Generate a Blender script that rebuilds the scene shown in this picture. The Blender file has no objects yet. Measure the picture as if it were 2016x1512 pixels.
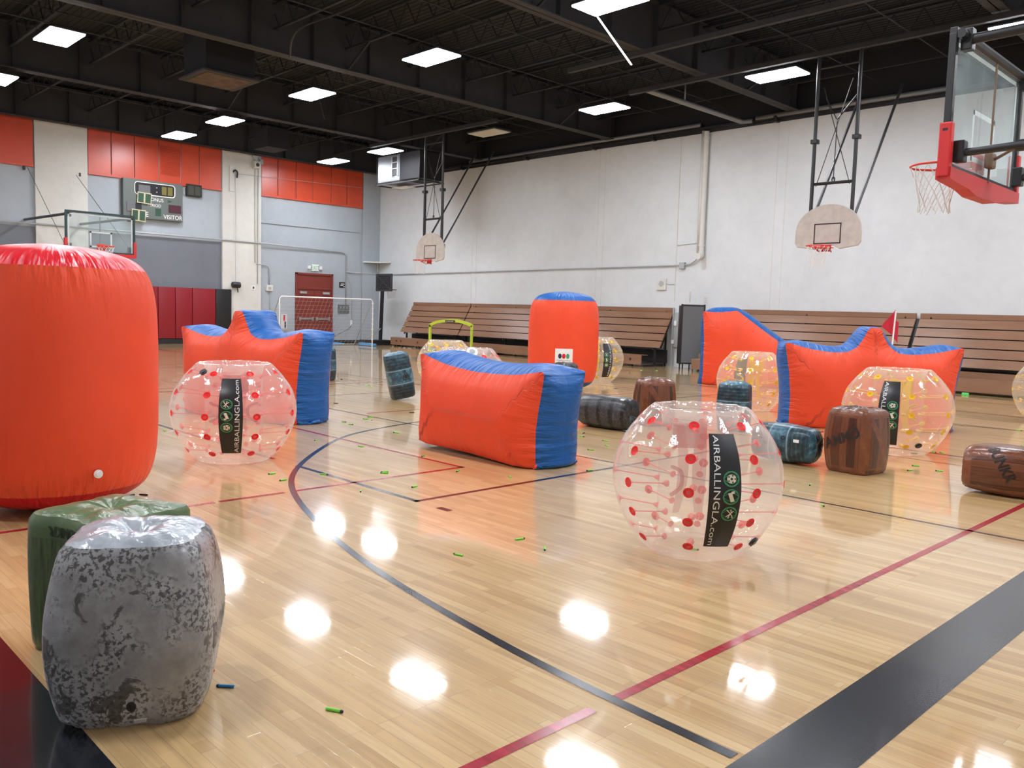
import bpy, bmesh, math, random
import numpy as np
from mathutils import Vector, Matrix, Euler
from mathutils.geometry import delaunay_2d_cdt

random.seed(7)
PI = math.pi
scn = bpy.context.scene
COL = scn.collection
R = math.radians

# ------------------------------------------------------------------ camera, view, light
F_PX, CAM_H = 1657.25, 1.55
YAW, PITCH, ROLL = 0.7970166, 0.0864768, 0.0298754
fw = Vector((-math.sin(YAW) * math.cos(PITCH), math.cos(YAW) * math.cos(PITCH), -math.sin(PITCH)))
rt = Vector((math.cos(YAW), math.sin(YAW), 0.0))
up = rt.cross(fw)
rt2 = rt * math.cos(ROLL) + up * math.sin(ROLL)
up2 = up * math.cos(ROLL) - rt * math.sin(ROLL)
cam_data = bpy.data.cameras.new('camera')
cam = bpy.data.objects.new('camera', cam_data)
COL.objects.link(cam)
cam_data.sensor_width = 36.0
cam_data.lens = F_PX / 2016 * 36.0
cam_data.clip_start = 0.05
cam_data.clip_end = 200
cam.matrix_world = Matrix(((rt2.x, up2.x, -fw.x, 0), (rt2.y, up2.y, -fw.y, 0), (rt2.z, up2.z, -fw.z, CAM_H), (0, 0, 0, 1)))
scn.camera = cam

world = bpy.data.worlds.new('world')
scn.world = world
world.use_nodes = True
world.node_tree.nodes['Background'].inputs[0].default_value = (0.02, 0.02, 0.022, 1)
world.node_tree.nodes['Background'].inputs[1].default_value = 0.3

LAMP_STRENGTH = 40.0
LAMP_COLOR = (0.97, 0.99, 1.06, 1)
scn.view_settings.view_transform = 'Standard'
scn.view_settings.look = 'None'
scn.view_settings.exposure = 0.92
scn.view_settings.gamma = 1.0
scn.view_settings.use_curve_mapping = False
scn.cycles.transparent_max_bounces = 40
scn.cycles.max_bounces = 10
scn.cycles.sample_clamp_indirect = 6.0

# ------------------------------------------------------------------ mesh helpers
class MB:
    def __init__(s):
        s.v = []; s.f = []; s.m = []; s.uv = []
    def add(s, verts, faces, mi=0, uvs=None):
        b = len(s.v)
        s.v += [tuple(p) for p in verts]
        for k, f in enumerate(faces):
            s.f.append(tuple(b + i for i in f)); s.m.append(mi)
            s.uv.append(uvs[k] if uvs else None)
        return s
    def box(s, a, b, mi=0):
        x0, y0, z0 = [min(a[i], b[i]) for i in range(3)]; x1, y1, z1 = [max(a[i], b[i]) for i in range(3)]
        v = [(x0, y0, z0), (x1, y0, z0), (x1, y1, z0), (x0, y1, z0), (x0, y0, z1), (x1, y0, z1), (x1, y1, z1), (x0, y1, z1)]
        return s.add(v, [(0, 3, 2, 1), (4, 5, 6, 7), (0, 1, 5, 4), (1, 2, 6, 5), (2, 3, 7, 6), (3, 0, 4, 7)], mi)
    def rbox(s, a, b, r=0.01, mi=0):
        bm = bmesh.new(); bmesh.ops.create_cube(bm, size=1)
        c = [(a[i] + b[i]) / 2 for i in range(3)]; d = [abs(b[i] - a[i]) for i in range(3)]
        for v in bm.verts: v.co = Vector((c[0] + v.co.x * d[0], c[1] + v.co.y * d[1], c[2] + v.co.z * d[2]))
        bmesh.ops.bevel(bm, geom=bm.edges[:], offset=min(r, min(d) * .45), segments=2, affect='EDGES', profile=.6)
        bm.verts.index_update()
        s.add([v.co[:] for v in bm.verts], [[v.index for v in f.verts] for f in bm.faces], mi); bm.free()
        return s
    def tube(s, pts, r, n=8, mi=0, cap=True, closed=False):
        P = [Vector(p) for p in pts]; m = len(P)
        rings = []
        prev = None
        for i in range(m):
            if closed: t = P[(i + 1) % m] - P[(i - 1) % m]
            else: t = (P[min(i + 1, m - 1)] - P[max(i - 1, 0)])
            t.normalize()
            if prev is None:
                a = Vector((0, 0, 1)) if abs(t.z) < .9 else Vector((1, 0, 0))
                u = t.cross(a).normalized()
            else:
                u = (prev - t * prev.dot(t))
                u = u.normalized() if u.length > 1e-6 else t.orthogonal().normalized()
            prev = u
            w = t.cross(u)
            rr = r[i] if isinstance(r, (list, tuple)) else r
            rings.append([P[i] + (u * math.cos(2 * PI * k / n) + w * math.sin(2 * PI * k / n)) * rr for k in range(n)])
        v = [p for g in rings for p in g]; f = []
        for i in range(m if closed else m - 1):
            j = (i + 1) % m
            for k in range(n):
                f.append((i * n + k, i * n + (k + 1) % n, j * n + (k + 1) % n, j * n + k))
        if cap and not closed:
            f.append(tuple(range(n - 1, -1, -1))); f.append(tuple((m - 1) * n + k for k in range(n)))
        return s.add(v, f, mi)
    def bar(s, p0, p1, w, h, mi=0, upv=(0, 0, 1)):
        p0 = Vector(p0); p1 = Vector(p1); t = (p1 - p0).normalized(); a = Vector(upv)
        if abs(t.dot(a)) > .95: a = Vector((1, 0, 0))
        u = t.cross(a).normalized() * w / 2; q = u.cross(t).normalized() * h / 2
        v = [p0 - u - q, p0 + u - q, p0 + u + q, p0 - u + q, p1 - u - q, p1 + u - q, p1 + u + q, p1 - u + q]
        return s.add(v, [(0, 3, 2, 1), (4, 5, 6, 7), (0, 1, 5, 4), (1, 2, 6, 5), (2, 3, 7, 6), (3, 0, 4, 7)], mi)
    def prism(s, poly, fn, d, mi=0):
        """poly: 2D outline, fn(x, y, depth) -> 3D, d = (d0, d1)"""
        n = len(poly)
        v = [fn(x, y, d[0]) for x, y in poly] + [fn(x, y, d[1]) for x, y in poly]
        f = [tuple(range(n)), tuple(range(2 * n - 1, n - 1, -1))] + [(i, n + i, n + (i + 1) % n, (i + 1) % n) for i in range(n)]
        return s.add(v, f, mi)
    def build(s, name, mats, parent=None, smooth=False, loc=None, world=False, smooth_angle=None):
        me = bpy.data.meshes.new(name)
        off = Vector((0, 0, 0))
        if world:
            o = parent
            while o is not None:
                off += Vector(o.location); o = o.parent
        if loc: off += Vector(loc)
        me.from_pydata([tuple(Vector(p) - off) for p in s.v], [], s.f)
        ml = mats if isinstance(mats, (list, tuple)) else [mats]
        for m in ml: me.materials.append(m)
        me.polygons.foreach_set('material_index', s.m)
        if any(u for u in s.uv):
            uvl = me.uv_layers.new(name='UVMap')
            for p, u in zip(me.polygons, s.uv):
                if u:
                    for li, q in zip(p.loop_indices, u): uvl.data[li].uv = q
        me.update()
        bm = bmesh.new(); bm.from_mesh(me); bmesh.ops.recalc_face_normals(bm, faces=bm.faces[:])
        if smooth_angle is not None:
            for f in bm.faces: f.smooth = True
            for e in bm.edges:
                if len(e.link_faces) == 2 and e.calc_face_angle(0) > R(smooth_angle): e.smooth = False
        elif smooth:
            for f in bm.faces: f.smooth = True
        bm.to_mesh(me); bm.free()
        o = bpy.data.objects.new(name, me)
        COL.objects.link(o)
        if parent is not None: o.parent = parent
        if loc: o.location = loc
        return o

def thing(name, label, cat, loc=(0, 0, 0), rz=0.0, group=None):
    o = bpy.data.objects.new(name, None)
    o.empty_display_size = .1
    COL.objects.link(o)
    o.location = loc; o.rotation_euler = (0, 0, rz)
    o['label'] = label; o['category'] = cat
    if group: o['group'] = group
    return o
def tag(o, label, cat, group=None):
    o['label'] = label; o['category'] = cat
    if group: o['group'] = group
    return o
def struct(o):
    o['kind'] = 'structure'; return o
def copy_tree(o, parent=None):
    c = o.copy(); COL.objects.link(c)
    if parent is not None: c.parent = parent
    for ch in list(o.children): copy_tree(ch, c)
    return c

_tc = {}
def text2d(s, size=1.0, narrow=1.0, bold=0.0):
    """flat mesh of a line of lettering, lower-left at the origin; returns verts2d, faces, width, height"""
    key = (s, bold)
    if key not in _tc:
        cu = bpy.data.curves.new('lettering', 'FONT'); cu.body = s; cu.size = 1; cu.resolution_u = 3; cu.offset = bold
        ob = bpy.data.objects.new('lettering_tmp', cu)
        COL.objects.link(ob)
        dg = bpy.context.evaluated_depsgraph_get(); dg.update()
        me = ob.evaluated_get(dg).to_mesh()
        vs = [(v.co.x, v.co.y) for v in me.vertices]; fs = [tuple(p.vertices) for p in me.polygons]
        ob.evaluated_get(dg).to_mesh_clear()
        bpy.data.objects.remove(ob); bpy.data.curves.remove(cu)
        _tc[key] = (vs, fs)
    vs, fs = _tc[key]
    x0 = min(v[0] for v in vs); x1 = max(v[0] for v in vs); y0 = min(v[1] for v in vs); y1 = max(v[1] for v in vs)
    k = size / (y1 - y0)
    return [((x - x0) * k * narrow, (y - y0) * k) for x, y in vs], fs, (x1 - x0) * k * narrow, size

# ------------------------------------------------------------------ materials
def new_mat(name):
    m = bpy.data.materials.new(name); m.use_nodes = True
    nt = m.node_tree
    return m, nt, nt.nodes['Principled BSDF']
def N(nt, t, **kw):
    n = nt.nodes.new(t)
    for k, v in kw.items():
        if k in ('ins',):
            for a, b in v.items(): n.inputs[a].default_value = b
        else: setattr(n, k, v)
    return n
def ramp(nt, src, stops, interp='LINEAR'):
    r = nt.nodes.new('ShaderNodeValToRGB'); r.color_ramp.interpolation = interp
    el = r.color_ramp.elements
    while len(el) < len(stops): el.new(.5)
    for e, (p, c) in zip(el, stops):
        e.position = p; e.color = (c if len(c) == 4 else tuple(c) + (1,)) if isinstance(c, tuple) else (c, c, c, 1)
    nt.links.new(src, r.inputs[0]); return r
def plain(name, col, rough=.5, metal=0., spec=.5, noise=0., nscale=8., bump=0., bscale=40., coat=0.):
    m, nt, b = new_mat(name)
    b.inputs['Base Color'].default_value = tuple(col) + (1,)
    b.inputs['Roughness'].default_value = rough; b.inputs['Metallic'].default_value = metal
    b.inputs['Specular IOR Level'].default_value = spec
    b.inputs['Coat Weight'].default_value = coat
    tc = N(nt, 'ShaderNodeTexCoord')
    if noise:
        n = N(nt, 'ShaderNodeTexNoise', ins={'Scale': nscale, 'Detail': 5})
        nt.links.new(tc.outputs['Object'], n.inputs['Vector'])
        r = ramp(nt, n.outputs['Fac'], [(.3, tuple(c * (1 - noise) for c in col)), (.7, tuple(min(1, c * (1 + noise)) for c in col))])
        nt.links.new(r.outputs[0], b.inputs['Base Color'])
    if bump:
        n = N(nt, 'ShaderNodeTexNoise', ins={'Scale': bscale, 'Detail': 4})
        nt.links.new(tc.outputs['Object'], n.inputs['Vector'])
        bp = N(nt, 'ShaderNodeBump', ins={'Strength': bump, 'Distance': .01})
        nt.links.new(n.outputs['Fac'], bp.inputs['Height']); nt.links.new(bp.outputs[0], b.inputs['Normal'])
    return m
def mathn(nt, op, a, b=None, clamp=False):
    n = nt.nodes.new('ShaderNodeMath'); n.operation = op; n.use_clamp = clamp
    for i, x in enumerate((a, b)):
        if x is None: continue
        if isinstance(x, (int, float)): n.inputs[i].default_value = x
        else: nt.links.new(x, n.inputs[i])
    return n.outputs[0]
def mixc(nt, fac, a, b, mode='MIX'):
    n = nt.nodes.new('ShaderNodeMix'); n.data_type = 'RGBA'; n.blend_type = mode
    for sock, x in ((n.inputs[0], fac), (n.inputs[6], a), (n.inputs[7], b)):
        if isinstance(x, (int, float)): sock.default_value = x
        elif isinstance(x, tuple): sock.default_value = x if len(x) == 4 else x + (1,)
        else: nt.links.new(x, sock)
    return n.outputs[2]

M = {}
def vinyl(name, col, rough=.42, pk=1.0, lam=.11):
    m, nt, b = new_mat(name); L = nt.links.new
    tc = N(nt, 'ShaderNodeTexCoord')
    n = N(nt, 'ShaderNodeTexNoise', ins={'Scale': 3.0, 'Detail': 4}); L(tc.outputs['Object'], n.inputs['Vector'])
    r = ramp(nt, n.outputs['Fac'], [(.3, tuple(c * .93 for c in col)), (.7, col)]); L(r.outputs[0], b.inputs['Base Color'])
    b.inputs['Roughness'].default_value = rough; b.inputs['Specular IOR Level'].default_value = .4
    # puckers running away from the welded seams: seam attribute = (distance along the seam, distance from it)
    at = N(nt, 'ShaderNodeAttribute', attribute_name='seam'); sp = N(nt, 'ShaderNodeSeparateXYZ'); L(at.outputs['Vector'], sp.inputs[0])
    cb = N(nt, 'ShaderNodeCombineXYZ'); L(mathn(nt, 'MULTIPLY', sp.outputs[0], 11.0), cb.inputs[0]); L(mathn(nt, 'MULTIPLY', sp.outputs[1], 2.2), cb.inputs[1])
    w = N(nt, 'ShaderNodeTexNoise', ins={'Scale': 1.0, 'Detail': 2.5, 'Roughness': .6}); L(cb.outputs[0], w.inputs['Vector'])
    cb2 = N(nt, 'ShaderNodeCombineXYZ'); L(mathn(nt, 'MULTIPLY', sp.outputs[0], 3.1), cb2.inputs[0])
    w2 = N(nt, 'ShaderNodeTexNoise', ins={'Scale': 1.0, 'Detail': 1}); L(cb2.outputs[0], w2.inputs['Vector'])
    ln_ = mathn(nt, 'MULTIPLY', mathn(nt, 'ADD', w2.outputs['Fac'], .1), lam * 2.0)
    dec = mathn(nt, 'EXPONENT', mathn(nt, 'MULTIPLY', mathn(nt, 'DIVIDE', sp.outputs[1], ln_), -1.0))
    h = mathn(nt, 'MULTIPLY', mathn(nt, 'MULTIPLY', dec, w.outputs['Fac']), 1.0)
    n2 = N(nt, 'ShaderNodeTexNoise', ins={'Scale': 7.0, 'Detail': 3}); L(tc.outputs['Object'], n2.inputs['Vector'])
    h = mathn(nt, 'ADD', h, mathn(nt, 'MULTIPLY', n2.outputs['Fac'], .035))
    bp = N(nt, 'ShaderNodeBump', ins={'Strength': 1.0, 'Distance': .065 * pk}); L(h, bp.inputs['Height']); L(bp.outputs[0], b.inputs['Normal'])
    return m
M['orange'] = vinyl('orange_vinyl', (.86, .075, .022))
M['redcap'] = vinyl('red_vinyl', (.70, .012, .022), .35, 1.2)
M['blue'] = vinyl('blue_vinyl', (.001, .10, .37), .4, 1.4, .2)
M['white'] = plain('white_plastic', (.8, .8, .8), .4)
M['black'] = plain('black_matte', (.012, .012, .013), .5)
M['blacksteel'] = plain('black_painted_steel', (.014, .014, .015), .4)
M['deck'] = plain('black_ceiling', (.0075, .008, .010), .9)
M['girder'] = plain('black_girder', (.024, .023, .024), .8, noise=.15, nscale=3)
M['joist'] = plain('black_joist', (.0085, .009, .011), .85)
M['pipegrey'] = plain('grey_pipe', (.22, .23, .24), .45, .4)
M['conduit'] = plain('galvanised_conduit', (.40, .42, .43), .5, .2)
M['steel'] = plain('bare_steel', (.5, .51, .52), .35, .9)
M['red'] = plain('red_padding', (.55, .02, .02), .4, bump=.05)
M['rim'] = plain('red_rim', (.62, .03, .015), .4)
M['net'] = plain('white_cord', (.72, .7, .68), .8)
M['boardbeige'] = plain('beige_backboard', (.52, .47, .42), .6, noise=.12, nscale=6)
M['lineblack'] = plain('black_line', (.03, .012, .012), .5)
M['linewhite'] = plain('white_line', (.75, .8, .8), .5)
M['silver'] = plain('silver_sheet_metal', (.42, .44, .46), .4, .5)
M['dartgreen'] = plain('green_foam', (.2, .68, .06), .7)
M['dartblack'] = plain('black_rubber', (.012, .012, .02), .6)
M['dartblue'] = plain('blue_foam', (.02, .22, .55), .7)
M['dartorange'] = plain('orange_foam', (.8, .12, .03), .7)
M['dartnavy'] = plain('navy_foam', (.015, .02, .06), .7)
M['sticker'] = plain('white_sticker', (.82, .82, .8), .5)
M['lblack'] = plain('banner_black', (.014, .014, .016), .35)
M['lgreen'] = plain('logo_green', (.05, .32, .13), .5)
M['cream'] = plain('logo_cream', (.78, .74, .6), .5)
M['fad'] = plain('printed_dark', (.035, .02, .015), .5)
M['stencil'] = plain('stencil_dark', (.018, .008, .006), .55)
M['stgreen'] = plain('stencil_green', (.03, .045, .02), .55)
M['stgrey'] = plain('stencil_grey', (.1, .1, .105), .5)
M['lime'] = plain('lime_plastic', (.5, .62, .05), .5)
M['foamblue'] = plain('blue_foam_pad', (.08, .34, .66), .8)
M['flagred'] = plain('red_flag', (.5, .01, .03), .7)
M['panelgrey'] = plain('grey_panel_fabric', (.13, .135, .14), .85, bump=.2, bscale=200)
M['padred'] = plain('red_wall_pad', (.25, .006, .014), .38, bump=.05, bscale=8)
M['padblack'] = plain('black_wall_pad', (.012, .012, .013), .38)
M['doorred'] = plain('brick_red_door', (.20, .032, .022), .45)
M['rust'] = plain('rusty_rod', (.2, .13, .09), .6, .4)
M['exitgreen'] = plain('exit_green', (.02, .3, .12), .4)
M['scoregrey'] = plain('scoreboard_grey', (.11, .13, .12), .5)
M['scoredark'] = plain('scoreboard_window', (.012, .012, .016), .3)
M['ledyellow'] = plain('unlit_digit_yellow', (.16, .14, .03), .4)
M['ledgreen'] = plain('unlit_digit_green', (.02, .07, .04), .4)
M['ledred'] = plain('unlit_digit_maroon', (.06, .012, .02), .4)
M['frameyellow'] = plain('faded_yellow_frame', (.5, .46, .28), .5)

def film(name, tint, milky, refl=.8, rim=.28):
    m, nt, b = new_mat(name)
    nt.nodes.remove(b); out = nt.nodes['Material Output']
    tr = N(nt, 'ShaderNodeBsdfTransparent', ins={'Color': (.985, .98, .975, 1)})
    df = N(nt, 'ShaderNodeBsdfDiffuse', ins={'Color': tint + (1,)})
    tl = N(nt, 'ShaderNodeBsdfTranslucent', ins={'Color': tint + (1,)})
    mk = N(nt, 'ShaderNodeMixShader', ins={0: .5}); nt.links.new(df.outputs[0], mk.inputs[1]); nt.links.new(tl.outputs[0], mk.inputs[2])
    gl = N(nt, 'ShaderNodeBsdfGlossy', ins={'Color': (1, 1, 1, 1), 'Roughness': .07})
    tc = N(nt, 'ShaderNodeTexCoord')
    n = N(nt, 'ShaderNodeTexNoise', ins={'Scale': 6.0, 'Detail': 4, 'Roughness': .6, 'Distortion': .6})
    nt.links.new(tc.outputs['Object'], n.inputs['Vector'])
    bp = N(nt, 'ShaderNodeBump', ins={'Strength': .3, 'Distance': .02}); nt.links.new(n.outputs['Fac'], bp.inputs['Height'])
    for s in (gl, df): nt.links.new(bp.outputs[0], s.inputs['Normal'])
    lw = N(nt, 'ShaderNodeLayerWeight', ins={'Blend': .5})
    edge = mathn(nt, 'POWER', lw.outputs['Facing'], 3.0)
    fac = mathn(nt, 'ADD', mathn(nt, 'MULTIPLY', edge, rim), milky, True)
    m1 = N(nt, 'ShaderNodeMixShader'); nt.links.new(fac, m1.inputs[0]); nt.links.new(tr.outputs[0], m1.inputs[1]); nt.links.new(mk.outputs[0], m1.inputs[2])
    lw2 = N(nt, 'ShaderNodeLayerWeight', ins={'Blend': .5}); nt.links.new(bp.outputs[0], lw2.inputs['Normal'])
    ff = mathn(nt, 'MULTIPLY', mathn(nt, 'ADD', mathn(nt, 'MULTIPLY', mathn(nt, 'POWER', lw2.outputs['Facing'], 4.0), .6), .05), refl, True)
    m2 = N(nt, 'ShaderNodeMixShader'); nt.links.new(ff, m2.inputs[0]); nt.links.new(m1.outputs[0], m2.inputs[1]); nt.links.new(gl.outputs[0], m2.inputs[2])
    nt.links.new(m2.outputs[0], out.inputs[0])
    return m
M['film'] = film('clear_film', (.96, .87, .83), .20)
M['filmy'] = film('clear_film_aged', (.96, .88, .70), .20)
M['filmin'] = film('inner_film', (.92, .86, .8), .05, .25, .12)
def tinted(name, col, a):
    m, nt, b = new_mat(name)
    b.inputs['Base Color'].default_value = col + (1,); b.inputs['Roughness'].default_value = .35; b.inputs['Specular IOR Level'].default_value = .15; b.inputs['Alpha'].default_value = a
    return m
M['dotred'] = tinted('red_dot_vinyl', (.85, .01, .012), .95)
M['dotyel'] = tinted('yellow_dot_vinyl', (.9, .55, .01), .9)
M['cordred'] = tinted('red_tether', (.95, .16, .16), .5)
M['cordyel'] = tinted('yellow_tether', (.98, .62, .1), .6)
M['strapred'] = tinted('red_strap', (.6, .05, .05), .42)
M['strapyel'] = tinted('yellow_strap', (.9, .6, .02), .6)
def glassboard():
    m, nt, b = new_mat('backboard_glass')
    nt.nodes.remove(b); out = nt.nodes['Material Output']
    tr = N(nt, 'ShaderNodeBsdfTransparent', ins={'Color': (.94, .975, .97, 1)})
    d0 = N(nt, 'ShaderNodeBsdfDiffuse', ins={'Color': (.62, .74, .76, 1)}); t0 = N(nt, 'ShaderNodeBsdfTranslucent', ins={'Color': (.62, .74, .76, 1)})
    df = N(nt, 'ShaderNodeMixShader', ins={0: .6}); nt.links.new(d0.outputs[0], df.inputs[1]); nt.links.new(t0.outputs[0], df.inputs[2])
    gl = N(nt, 'ShaderNodeBsdfGlossy', ins={'Color': (.95, 1, 1, 1), 'Roughness': .03})
    tc = N(nt, 'ShaderNodeTexCoord'); n = N(nt, 'ShaderNodeTexNoise', ins={'Scale': 2.2, 'Detail': 4})
    nt.links.new(tc.outputs['Object'], n.inputs['Vector'])
    f = mathn(nt, 'MULTIPLY', n.outputs['Fac'], .3)
    m1 = N(nt, 'ShaderNodeMixShader'); nt.links.new(f, m1.inputs[0]); nt.links.new(tr.outputs[0], m1.inputs[1]); nt.links.new(df.outputs[0], m1.inputs[2])
    lw = N(nt, 'ShaderNodeLayerWeight', ins={'Blend': .5}); ff = mathn(nt, 'ADD', mathn(nt, 'MULTIPLY', mathn(nt, 'POWER', lw.outputs['Facing'], 4.5), .5), .035)
    m2 = N(nt, 'ShaderNodeMixShader'); nt.links.new(ff, m2.inputs[0]); nt.links.new(m1.outputs[0], m2.inputs[1]); nt.links.new(gl.outputs[0], m2.inputs[2])
    nt.links.new(m2.outputs[0], out.inputs[0]); return m
M['glass'] = glassboard()
def paintglass():
    m, nt, b = new_mat('white_glass_paint'); nt.nodes.remove(b)
    d0 = N(nt, 'ShaderNodeBsdfDiffuse', ins={'Color': (.85, .9, .9, 1)}); t0 = N(nt, 'ShaderNodeBsdfTranslucent', ins={'Color': (.85, .9, .9, 1)})
    df = N(nt, 'ShaderNodeMixShader', ins={0: .5}); nt.links.new(d0.outputs[0], df.inputs[1]); nt.links.new(t0.outputs[0], df.inputs[2]); nt.links.new(df.outputs[0], nt.nodes['Material Output'].inputs[0]); return m
M['linewhite'] = paintglass()

def emit(name, s, col=LAMP_COLOR):
    m, nt, b = new_mat(name); nt.nodes.remove(b)
    e = N(nt, 'ShaderNodeEmission', ins={'Color': col, 'Strength': s}); nt.links.new(e.outputs[0], nt.nodes['Material Output'].inputs[0]); return m
M['lamp'] = emit('lit_diffuser', LAMP_STRENGTH)
M['lampoff'] = plain('unlit_diffuser', (.5, .48, .42), .6)

# hardwood floor
def floor_mat():
    m, nt, b = new_mat('maple_floor')
    L = nt.links.new
    geo = N(nt, 'ShaderNodeNewGeometry')
    br = N(nt, 'ShaderNodeTexBrick', offset=.37, offset_frequency=3, squash=1.0,
           ins={'Color1': (0, 0, 0, 1), 'Color2': (1, 1, 1, 1), 'Mortar': (.5, .5, .5, 1), 'Scale': 1.0, 'Mortar Size': .0011, 'Mortar Smooth': .3, 'Bias': 0.0, 'Brick Width': .62, 'Row Height': .0572})
    L(geo.outputs['Position'], br.inputs['Vector'])
    br2 = N(nt, 'ShaderNodeTexBrick', offset=.61, offset_frequency=2, squash=1.0,
            ins={'Color1': (0, 0, 0, 1), 'Color2': (1, 1, 1, 1), 'Mortar': (.5, .5, .5, 1), 'Scale': 1.0, 'Mortar Size': 0.0, 'Bias': 0.0, 'Brick Width': .93, 'Row Height': .0572})
    L(geo.outputs['Position'], br2.inputs['Vector'])
    tone = mathn(nt, 'ADD', mathn(nt, 'MULTIPLY', br.outputs['Color'], .55), mathn(nt, 'MULTIPLY', br2.outputs['Color'], .45))
    cr = ramp(nt, tone, [(0.0, (.48, .30, .13)), (.35, (.56, .37, .168)), (.65, (.62, .42, .20)), (1.0, (.67, .48, .25))])
    mp = N(nt, 'ShaderNodeMapping', ins={'Scale': (1.2, 26, 1)}); L(geo.outputs['Position'], mp.inputs[0])
    g = N(nt, 'ShaderNodeTexNoise', ins={'Scale': 1.6, 'Detail': 6, 'Distortion': .6}); L(mp.outputs[0], g.inputs['Vector'])
    gr = ramp(nt, g.outputs['Fac'], [(.3, .86), (.62, 1.05)])
    c = mixc(nt, 1.0, cr.outputs[0], gr.outputs[0], 'MULTIPLY')
    n2 = N(nt, 'ShaderNodeTexNoise', ins={'Scale': .45, 'Detail': 3}); L(geo.outputs['Position'], n2.inputs['Vector'])
    r2 = ramp(nt, n2.outputs['Fac'], [(.3, (.93, .92, .9)), (.7, (1.05, 1.03, 1.0))]); c = mixc(nt, 1.0, c, r2.outputs[0], 'MULTIPLY')
    # small knots
    vo = N(nt, 'ShaderNodeTexVoronoi', ins={'Scale': 1.1}); L(geo.outputs['Position'], vo.inputs['Vector'])
    kn = ramp(nt, vo.outputs['Distance'], [(.008, .35), (.02, 1.0)]); c = mixc(nt, 1.0, c, kn.outputs[0], 'MULTIPLY')
    c = mixc(nt, mathn(nt, 'MULTIPLY', br.outputs['Fac'], .6), c, (.2, .12, .06, 1))
    L(c, b.inputs['Base Color'])
    b.inputs['Roughness'].default_value = .35
    b.inputs['Specular IOR Level'].default_value = .2
    b.inputs['Coat Weight'].default_value = 1.0
    b.inputs['Coat Roughness'].default_value = .06
    wv = N(nt, 'ShaderNodeMapping', ins={'Scale': (3.0, 17.5, 1)}); L(geo.outputs['Position'], wv.inputs[0])
    n3 = N(nt, 'ShaderNodeTexNoise', ins={'Scale': 1.0, 'Detail': 2}); L(wv.outputs[0], n3.inputs['Vector'])
    hgt = mathn(nt, 'ADD', mathn(nt, 'MULTIPLY', n3.outputs['Fac'], .6), mathn(nt, 'MULTIPLY', tone, .12))
    hgt = mathn(nt, 'SUBTRACT', hgt, mathn(nt, 'MULTIPLY', br.outputs['Fac'], .8))
    bp = N(nt, 'ShaderNodeBump', ins={'Strength': .1, 'Distance': .0028}); L(hgt, bp.inputs['Height'])
    L(bp.outputs[0], b.inputs['Normal']); L(bp.outputs[0], b.inputs['Coat Normal'])
    return m
M['floor'] = floor_mat()
def paintline(name, col):
    m, nt, b = new_mat(name); L = nt.links.new
    b.inputs['Base Color'].default_value = col + (1,); b.inputs['Roughness'].default_value = .22
    b.inputs['Coat Weight'].default_value = .4; b.inputs['Coat Roughness'].default_value = .07
    geo = N(nt, 'ShaderNodeNewGeometry')
    mp = N(nt, 'ShaderNodeMapping', ins={'Scale': (1.5, 17.5, 1), 'Rotation': (0, 0, .15)}); L(geo.outputs['Position'], mp.inputs[0])
    n = N(nt, 'ShaderNodeTexNoise', ins={'Scale': 2.0, 'Detail': 6}); L(mp.outputs[0], n.inputs['Vector'])
    r = ramp(nt, n.outputs['Fac'], [(.35, tuple(c * .75 for c in col)), (.66, tuple(c * 1.25 for c in col)), (.74, tuple(c * 1.6 + .012 for c in col))])
    L(r.outputs[0], b.inputs['Base Color'])
    return m
M['pblack'] = paintline('black_floor_paint', (.011, .013, .019))
M['pred'] = paintline('red_floor_paint', (.36, .014, .03))
M['pmaroon'] = paintline('maroon_floor_paint', (.045, .004, .01))
M['pthin'] = paintline('dark_line_paint', (.045, .022, .024))

def wallpaint(name, col, scale=1.0, dirt=.1):
    m, nt, b = new_mat(name); L = nt.links.new
    geo = N(nt, 'ShaderNodeNewGeometry')
    n = N(nt, 'ShaderNodeTexNoise', ins={'Scale': .7 * scale, 'Detail': 6, 'Roughness': .6}); L(geo.outputs['Position'], n.inputs['Vector'])
    r = ramp(nt, n.outputs['Fac'], [(.3, tuple(c * (1 - dirt) for c in col)), (.65, col)])
    n2 = N(nt, 'ShaderNodeTexNoise', ins={'Scale': 5 * scale, 'Detail': 4}); L(geo.outputs['Position'], n2.inputs['Vector'])
    r2 = ramp(nt, n2.outputs['Fac'], [(.3, .96), (.6, 1.0)])
    L(mixc(nt, 1.0, r.outputs[0], r2.outputs[0], 'MULTIPLY'), b.inputs['Base Color'])
    b.inputs['Roughness'].default_value = .6; b.inputs['Specular IOR Level'].default_value = .35
    n3 = N(nt, 'ShaderNodeTexNoise', ins={'Scale': 18, 'Detail': 3}); L(geo.outputs['Position'], n3.inputs['Vector'])
    bp = N(nt, 'ShaderNodeBump', ins={'Strength': .15, 'Distance': .004}); L(n3.outputs['Fac'], bp.inputs['Height']); L(bp.outputs[0], b.inputs['Normal'])
    return m
M['wallwhite'] = wallpaint('white_wall_paint', (.655, .685, .695))
M['pilaster'] = wallpaint('cream_wall_paint', (.66, .655, .61))
M['wallgrey'] = wallpaint('pale_grey_wall_paint', (.40, .445, .485))
M['wallgrey2'] = wallpaint('mid_grey_wall_paint', (.17, .185, .215))
M['orangepanel'] = plain('orange_red_wall_panel', (.56, .07, .03), .32, noise=.1, nscale=1.2)
M['base'] = plain('black_baseboard', (.015, .015, .016), .5)

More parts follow.
